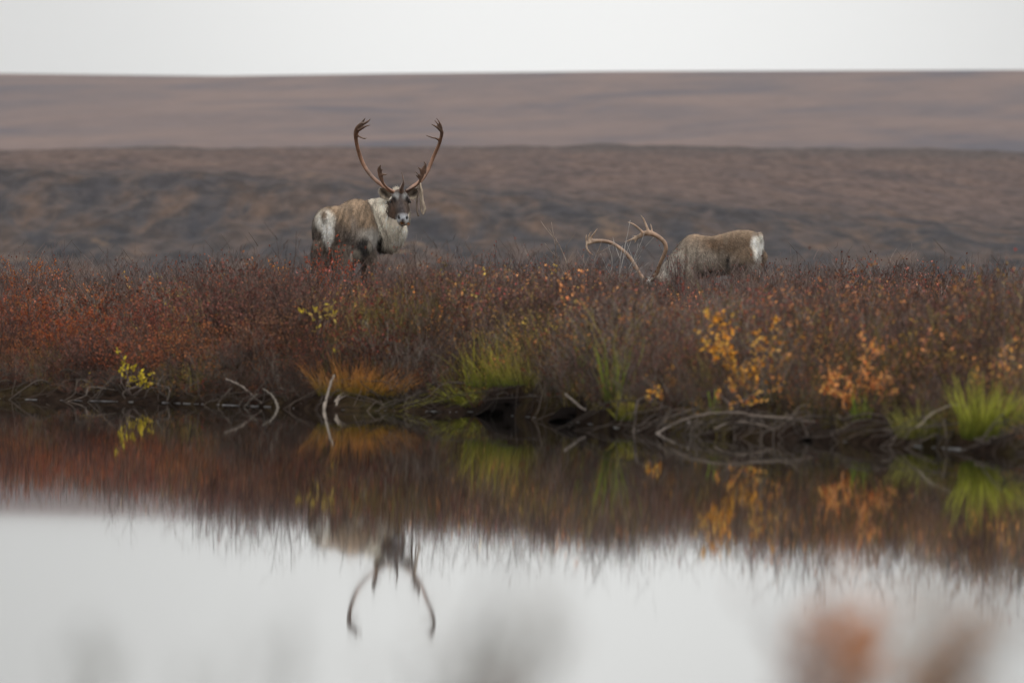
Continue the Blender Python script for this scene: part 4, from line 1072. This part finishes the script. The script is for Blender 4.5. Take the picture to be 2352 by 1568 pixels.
# rust red shrubs of the left bank
for cx, cy, D, lb in ((60, 690, SD(60) + 6, 'glowing red orange shrub at the left edge below the skyline shrub'), (230, 730, SD(230) + 5, 'red leaved shrub on the left bank above the yellow sprig'), (120, 760, SD(120) + 4, 'rust red shrub low on the far left bank'),
                      (380, 760, SD(380) + 4, 'brownish red shrub between the yellow sprig and the dull yellow sprig'), (610, 770, SD(610) + 3.2, 'broad dusky red shrub left of the pale yellow cluster')):
    tops = [(cx + rs.uniform(-70, 70), cy - 10 + rs.uniform(-22, 30)) for _ in range(20)]
    f, S_ = aim(cx, D, tops, rs, .04)
    shrub('red_shrub', f, lb, 'shrub', rs, S_, .024, ([(.34, .085, .03), (.42, .14, .035), (.28, .06, .03)] if cx < 300 else [(.26, .07, .04), (.22, .05, .035)]), (.09, .06, .05), 'rust red shrubs of the left bank', side=4, per=11, leaf_from=.4)
# red shrubs before and beside the grazing caribou
for cx, cy, D, lb in ((1560, 545 + 60, 124, 'red leaved shrub between the antlers and shoulder of the grazing caribou'), (1655, 655, 122, 'reddish shrub below the belly of the grazing caribou'), (1350, 640, 122, 'red and yellow shrub below the far antler tips'),
                      (1240, 610, 123, 'thin red tipped shrub right of the standing caribou'), (1148, 590, 124, 'sparse red tipped shrub nearest the standing caribou chest')):
    tops = [(cx + rs.uniform(-28, 28), cy - 14 + rs.uniform(-14, 26)) for _ in range(9)]
    f, S_ = aim(cx, D, tops, rs, .03)
    shrub('red_shrub', f, lb, 'shrub', rs, S_, .020, [(.30, .06, .035), (.24, .05, .035)] + ([(.5, .3, .05)] if cx == 1350 else []), (.10, .075, .07), 'red tipped shrubs on the bank top', side=4, per=4, leaf_from=.6)
# bare branches round the grazing antlers
f, S_ = aim(1330, 125, [(1262, 528), (1275, 545), (1380, 560), (1300, 600)], rs, .06)
shrub('dead_branch', f, 'bare crooked branch leaning left beside the far antler tips', 'branch', rs, S_, 0, [], (.24, .19, .16), 'bare branches around the grazing caribou', stem_r=.010, side=3)
f, S_ = aim(1420, 126, [(1452, 505), (1470, 560), (1480, 535), (1432, 560), (1500, 545), (1400, 560)], rs, .05)
shrub('dead_branch', f, 'bleached bare branches rising between the two antlers', 'branch', rs, S_, 0, [], (.27, .25, .235), 'bare branches around the grazing caribou', stem_r=.006, side=2)
f, S_ = aim(180, 130, [(118, 570), (140, 562), (150, 588), (200, 592)], rs, .05)
shrub('dead_branch', f, 'thin leafless branches fanning out above the orange skyline shrub', 'branch', rs, S_, 0, [], (.10, .07, .07), None, stem_r=.005, side=3)
for cx, D, tp in ((2105, 126, (2090, 560)), (2215, 126, (2222, 590)), (1880, 127, (1880, 605)), (2060, 126, (2062, 590)), (960, 126, (958, 560)), (1050, 125, (1045, 575))):
    f, S_ = aim(cx, D, [tp, (tp[0] + 14, tp[1] + 22)], rs, .03)
    lbs = {2105: 'tall pale dead shoot right of the grazing caribou', 2215: 'dead shoot nearest the right edge of the skyline', 1880: 'short shoot with orange leaves just right of the grazing caribou', 2060: 'thin straight dead shoot between the two taller ones on the right skyline', 960: 'dark shoot under the chin of the standing caribou', 1050: 'dark twiggy shoot right of the standing caribou'}
    shrub('dead_shoot', f, lbs[cx], 'shoot', rs, S_, .028 if cx == 1880 else 0, orc + goldc, (.17, .14, .13), 'lone shoots on the skyline', stem_r=.004, side=3, per=3, leaf_from=.7)

# grass tufts
def tuft(name, foot, label, rng, n, h, spread, colb, colt, lean=(0, 0), group=None, rad=.15, wd=.006, droop=.35, cat='grass tuft'):
    g = Geo(); f0 = np.array(foot[:])
    for _ in range(n):
        az = rng.uniform(0, 2 * math.pi); rr = rad * math.sqrt(rng.rand()); b0 = f0 + np.array((math.cos(az) * rr, math.sin(az) * rr, 0))
        L = h * rng.uniform(.3, 1.15) ** 1.2; d = np.array((math.cos(az) * spread * rng.rand() + lean[0], math.sin(az) * spread * rng.rand() + lean[1], 1.)); d /= np.linalg.norm(d)
        tt = np.linspace(0, 1, 6)[:, None]; hd_ = d * np.array((1, 1, 0)); 
        P = b0 + d * L * tt + (hd_ * 1.2 + np.array((0, 0, -1.))) * tt ** 2.2 * L * droop * rng.rand() + rng.normal(0, .004, (6, 3))
        sv = rng.normal(0, 1, 3); sv[2] = 0; sv /= np.linalg.norm(sv)
        V, F = ribbon(P, wd * np.array([1, 1, .9, .75, .5, .15]), sv)
        k = rng.uniform(.7, 1.25); cc = np.repeat((np.array(colb) * (1 - tt) + np.array(colt) * tt) * k, 2, 0); g.add(V, F, cc)
    o = g.build(name, M_grass, None, f0); o.location = Vector(f0)
    return tag(o, label, cat, group)
rt = np.random.RandomState(14)
tuft('grass_tussock', foot_at(795, 900, SD(795) + .35), 'left part of the orange grass tussocks behind the upright driftwood', rt, 330, .38, .8, (.14, .12, .02), (.50, .19, .06), rad=.24, group='orange grass tussocks', wd=.004, droop=.5)
tuft('grass_tussock', foot_at(862, 900, SD(860) + .4), 'right hand orange grass tussock leaning over the water', rt, 360, .36, 1.0, (.22, .15, .02), (.48, .17, .05), rad=.24, lean=(.25, 0), group='orange grass tussocks', wd=.004, droop=.6)
gA, gB = (.075, .095, .012), (.34, .34, .05)
tuft('sedge_tuft', foot_at(1085, 890, SD(1085) + .3), 'yellow green sedge spilling down the dark bank', rt, 240, .34, 1.0, gA, (.38, .36, .06), lean=(-.45, -.2), rad=.18, group='green sedge tufts', wd=.008, droop=.8)
tuft('sedge_tuft', foot_at(1160, 850, SD(1160) + .9), 'green sedge crown on top of the dark bank overhang', rt, 190, .44, .9, gA, (.36, .30, .05), rad=.34, group='green sedge tufts', wd=.008)
tuft('sedge_tuft', foot_at(1225, 850, SD(1225) + 1.0), 'olive sedge right behind the dark overhang', rt, 170, .38, .8, (.10, .12, .02), (.34, .25, .06), rad=.34, group='green sedge tufts', wd=.007)
tuft('sedge_tuft', foot_at(1418, 900, SD(1418) + .8), 'upright vivid green sedge left of the golden willows', rt, 60, .46, .34, (.06, .09, .010), (.24, .27, .045), rad=.09, group='green sedge tufts', wd=.010, droop=.25)
tuft('sedge_tuft', foot_at(1352, 850, SD(1352) + 1.5), 'thin tall green blades left of the vivid sedge', rt, 26, .42, .2, (.12, .18, .02), (.28, .30, .05), rad=.07, group='green sedge tufts', wd=.009)
tuft('sedge_tuft', foot_at(1455, 960, SD(1455) + .3), 'low yellow green sedge at the foot of the slanting branch', rt, 140, .20, .8, gA, (.38, .32, .06), rad=.14, group='green sedge tufts', wd=.009)
tuft('sedge_tuft', foot_at(1975, 925, SD(1975) + .9), 'few green blades under the peach leaved willow', rt, 40, .24, .3, gA, (.22, .30, .04), rad=.07, group='green sedge tufts', wd=.008)
tuft('sedge_tuft', foot_at(2145, 985, SD(2145) + .3), 'dull olive sedge left of the bright clump at the right edge', rt, 320, .26, .6, (.11, .11, .02), (.26, .24, .06), rad=.25, group='green sedge tufts', wd=.008)
tuft('sedge_tuft', foot_at(2275, 980, SD(2270) + .4), 'bright lime green sedge clump at the right edge of the shore', rt, 260, .46, .6, (.07, .085, .012), (.42, .42, .06), lean=(.2, 0), rad=.19, group='green sedge tufts', wd=.010, droop=.4)
tuft('sedge_tuft', foot_at(1640, 930, SD(1640) + .8), 'single small green sprig under the golden willows', rt, 14, .22, .2, gA, (.24, .36, .03), rad=.03, group='green sedge tufts', wd=.012)

# driftwood
def drift(lines, label, D, col, group='driftwood branches at the waterline'):
    """lines: (pts (px,py), r0, r1, ddepth)"""
    g = Geo(); p0 = np.array(at(lines[0][0][0][0], lines[0][0][0][1], D)[:]); rr = np.random.RandomState(int(D * 10))
    for pts, r0, r1, dd in lines:
        k = len(pts); P = np.array([at(x_, y_, D + dd * i / (k - 1))[:] for i, (x_, y_) in enumerate(pts)])
        q = spline(P, 22) + rr.normal(0, .002, (22, 3)); V, F = tube(q, np.linspace(r0, r1, 22) * rr.uniform(.85, 1.15, 22), 8)
        g.add(V, F, np.array(col))
    o = g.build('driftwood', M_wood, None, p0, True); o.location = Vector(p0); return tag(o, label, 'driftwood', group)
pal = (.33, .29, .25)
drift([([(744, 952), (746, 930), (752, 908), (757, 888), (768, 862)], .016, .008, .2), ([(764, 950), (768, 930), (778, 912), (790, 902)], .018, .007, .3), ([(772, 930), (780, 916), (800, 906)], .008, .005, .3)], 'pale upright forked driftwood standing before the orange tussock', SD(750) - .05, (.24, .205, .175))
drift([([(640, 942), (634, 922), (622, 905), (605, 893)], .013, .006, .5), ([(590, 905), (570, 925), (560, 935)], .008, .005, .1)], 'pale crooked stick bent into the water left of the forked driftwood', SD(630) - .05, (.15, .13, .11))
drift([([(520, 870), (560, 890), (600, 925), (640, 938)], .009, .006, -.8)], 'thin root sloping down to the water at the left of the driftwood', SD(600) + .8, (.17, .14, .12))
drift([([(1455, 990), (1490, 965), (1520, 935), (1560, 905)], .020, .010, 1.0)], 'slanting grey branch rising right from the water below the golden clump', SD(1455) - .05, (.24, .21, .19))
drift([([(1300, 905), (1335, 935), (1385, 960), (1420, 985)], .010, .006, -1.5)], 'thin branch sloping from the dark bank to the water', SD(1350) + 1.0, (.17, .14, .12))
drift([([(1540, 975), (1600, 956), (1680, 947), (1740, 956), (1800, 960), (1870, 970)], .007, .010, -.4), ([(1870, 970), (1920, 965), (1960, 950), (2010, 940), (2060, 915)], .020, .008, .5), ([(1640, 985), (1700, 968), (1780, 985)], .008, .008, 0)], 'long gnarled driftwood trunk lying along the right shore', SD(1780) + .15, (.15, .12, .10))
drift([([(1500, 1000), (1560, 970), (1620, 955), (1690, 950)], .010, .007, .5), ([(1580, 960), (1590, 990), (1600, 1010)], .008, .006, -.5)], 'thin grey branches fanning out left of the gnarled trunk', SD(1560) + .1, (.20, .17, .15))
drift([([(2100, 985), (2150, 945), (2200, 930), (2260, 950)], .006, .004, .5)], 'arched thin twig between the two sedge clumps at the right', SD(2180) + .1, (.2, .17, .13))
# black mounds that paint the shade of the hollows under the bank
M_hollow_shade, _, _b = new_mat('hollow_shade'); _b.inputs['Base Color'].default_value = (.007, .0055, .005, 1); _b.inputs['Roughness'].default_value = 1; _b.inputs['Specular IOR Level'].default_value = 0
def hollow_shade(px, t0, hw, hh, label):
    n, m_ = 90, 24; U = np.linspace(-1, 1, n)[None]; Wv = np.linspace(0, 1, m_)[:, None]
    x0 = (px - 1176) / FPX * (SD(px) + t0); X = x0 + hw * U * (1 - .25 * Wv)
    prof_ = hh * (1 - np.abs(U) ** 3)
    a_ = Wv * math.pi * .75
    Yp = SD(px) + t0 + .35 * (1 - np.cos(a_)) - .1 * np.sin(a_ * 2) + .25 * (fbm(X * 6, Wv * 4 + X * 0, 4) - .5) + 0 * U
    Zp = -.03 + prof_ * np.sin(np.clip(a_, 0, 2.0)) * (1 + .5 * (fbm(X * 5 + 3, Wv * 3 + X * 0, 3) - .5))
    V = np.stack([X + 0 * Yp, Yp, Zp], -1).reshape(-1, 3); i = np.arange(m_ - 1)[:, None] * n; j = np.arange(n - 1)[None]
    F = np.stack([i + j, i + j + 1, i + n + j + 1, i + n + j], -1).reshape(-1, 4); o0 = np.array((x0, SD(px) + t0, 0))
    o = mesh_obj('hollow_shade_mound', V - o0, F, M_hollow_shade, smooth=False); o.location = Vector(o0); tag(o, label, 'peat bank', 'painted dark hollows of the bank')
hollow_shade(1195, .15, .42, .20, 'black mound painting the shaded hollow under the green sedge crown')
hollow_shade(1330, .3, .28, .15, 'smaller black mound painting the shaded hollow right of the sedge crown')
hollow_shade(1880, .1, .14, .09, 'small black mound painting the shaded gap under the gnarled driftwood trunk')

# ------------------------------------------------------------------ out of focus plants on the near bank
def near_shrub(D, px, tops, label, lcols, leaf, per, rng, scol=(.20, .17, .15), side=3, r=.003, lf=.7):
    p = at(px, 1500, D); f = np.array((p.x, D, .2)); S_ = []
    for tx, ty in tops:
        e_ = np.array(at(tx, ty, D + rng.uniform(-.2, .2))[:]) - f
        S_.append([(0, 0, 0), tuple(e_ * .4 + rng.normal(0, .008, 3)), tuple(e_ * .75 + rng.normal(0, .006, 3)), tuple(e_)])
    return shrub('near_plant', f, label, 'plant', rng, S_, leaf, lcols, scol, 'blurred plants on the near bank', stem_r=r, side=side, per=per, wob=.01, leaf_from=lf)
# shrub() works in coordinates relative to the foot
rn = np.random.RandomState(41)
brn = [(.42, .20, .09), (.50, .24, .10), (.30, .18, .13)]
gry = [(.30, .28, .26), (.24, .23, .21)]
near_shrub(13.5, 1930, [(1860, 1415), (1895, 1400), (1930, 1405), (1965, 1412), (2000, 1428), (1985, 1450), (1965, 1470), (1990, 1400)], 'blurred bright orange leafy clump at the bottom right', [(.68, .27, .07), (.56, .22, .07)], .027, 7, rn, lf=.82)
near_shrub(13.3, 1850, [(1800, 1430), (1830, 1450), (1870, 1470), (1790, 1480), (1900, 1500), (1930, 1520), (1910, 1550)], 'blurred mauve brown leafy plant left of the orange clump', [(.40, .29, .26), (.34, .24, .2)], .022, 5, rn, lf=.7)
near_shrub(12.8, 2140, [(2090, 1480), (2110, 1500), (2140, 1490), (2110, 1530), (2130, 1470)], 'blurred tan leaf clump between the orange clump and the corner plant', [(.48, .32, .2), (.4, .27, .18)], .022, 6, rn, lf=.75)
near_shrub(12.8, 2060, [(2245, 1380), (2235, 1405), (2225, 1430), (2215, 1455), (2200, 1485), (2185, 1515), (2170, 1545), (2205, 1440), (2230, 1470)], 'blurred brown plant leaning right in the bottom right corner', [(.56, .27, .11), (.40, .24, .16)], .022, 7, rn, lf=.72)
near_shrub(11.5, 2060, [(2050, 1350), (2200, 1340), (2330, 1380), (1860, 1340), (2100, 1330), (2280, 1350)], 'blurred tall grey stalks behind the brown leafy plants', gry, .014, 4, rn, (.30, .29, .27), r=.003, side=3, lf=.5)
near_shrub(12.5, 960, [(1040, 1340), (1120, 1360), (1200, 1330), (1260, 1400), (1300, 1440), (1080, 1420), (1230, 1370), (1010, 1470), (1150, 1450), (1180, 1400), (1270, 1350), (1310, 1390), (1220, 1470), (960, 1440), (1060, 1500)], 'blurred spray of grey stalks at the bottom centre', gry + [(.30, .25, .2)], .014, 5, rn, (.30, .29, .27), side=4, r=.003, lf=.35)
near_shrub(12.5, 1130, [(1150, 1530), (1180, 1545)], 'blurred peach leaf cluster at the bottom edge centre', [(.5, .32, .22)], .018, 4, rn, side=2)
near_shrub(12.0, 80, [(250, 1480), (225, 1500), (262, 1462)], 'blurred grey plume leaning right at the bottom left', gry, .016, 5, rn, (.26, .26, .24), side=2, r=.004, lf=.6)
near_shrub(13.0, 380, [(520, 1480), (560, 1450), (450, 1500)], 'blurred faint stalks left of the bottom centre spray', gry, .010, 3, rn, (.30, .30, .28), side=1, r=.0025, lf=.6)
near_shrub(13.0, 560, [(650, 1400), (680, 1440), (630, 1460), (700, 1480)], 'blurred faint stalks between the two fainter groups at the bottom', gry, .010, 3, rn, (.30, .30, .28), side=2, r=.0025, lf=.6)

# ------------------------------------------------------------------ autumn haze over the tundra
hz = np.array([(-750, -20, -2.5), (750, -20, -2.5), (750, 5300, -2.5), (-750, 5300, -2.5), (-750, -20, 95), (750, -20, 95), (750, 5300, 95), (-750, 5300, 95)], float)
hm = bpy.data.materials.new('haze'); hm.use_nodes = True; ht = hm.node_tree; ht.nodes.clear()
ho = ht.nodes.new('ShaderNodeOutputMaterial'); hv = ht.nodes.new('ShaderNodeVolumePrincipled')
hv.inputs['Density'].default_value = 0.000022; hv.inputs['Color'].default_value = (.90, .93, 1.0, 1); hv.inputs['Anisotropy'].default_value = 0.2
ht.links.new(hv.outputs[0], ho.inputs['Volume'])
tag(mesh_obj('haze', hz, np.array([[0, 3, 2, 1], [4, 5, 6, 7], [0, 1, 5, 4], [1, 2, 6, 5], [2, 3, 7, 6], [3, 0, 4, 7]]), hm), kind='stuff')
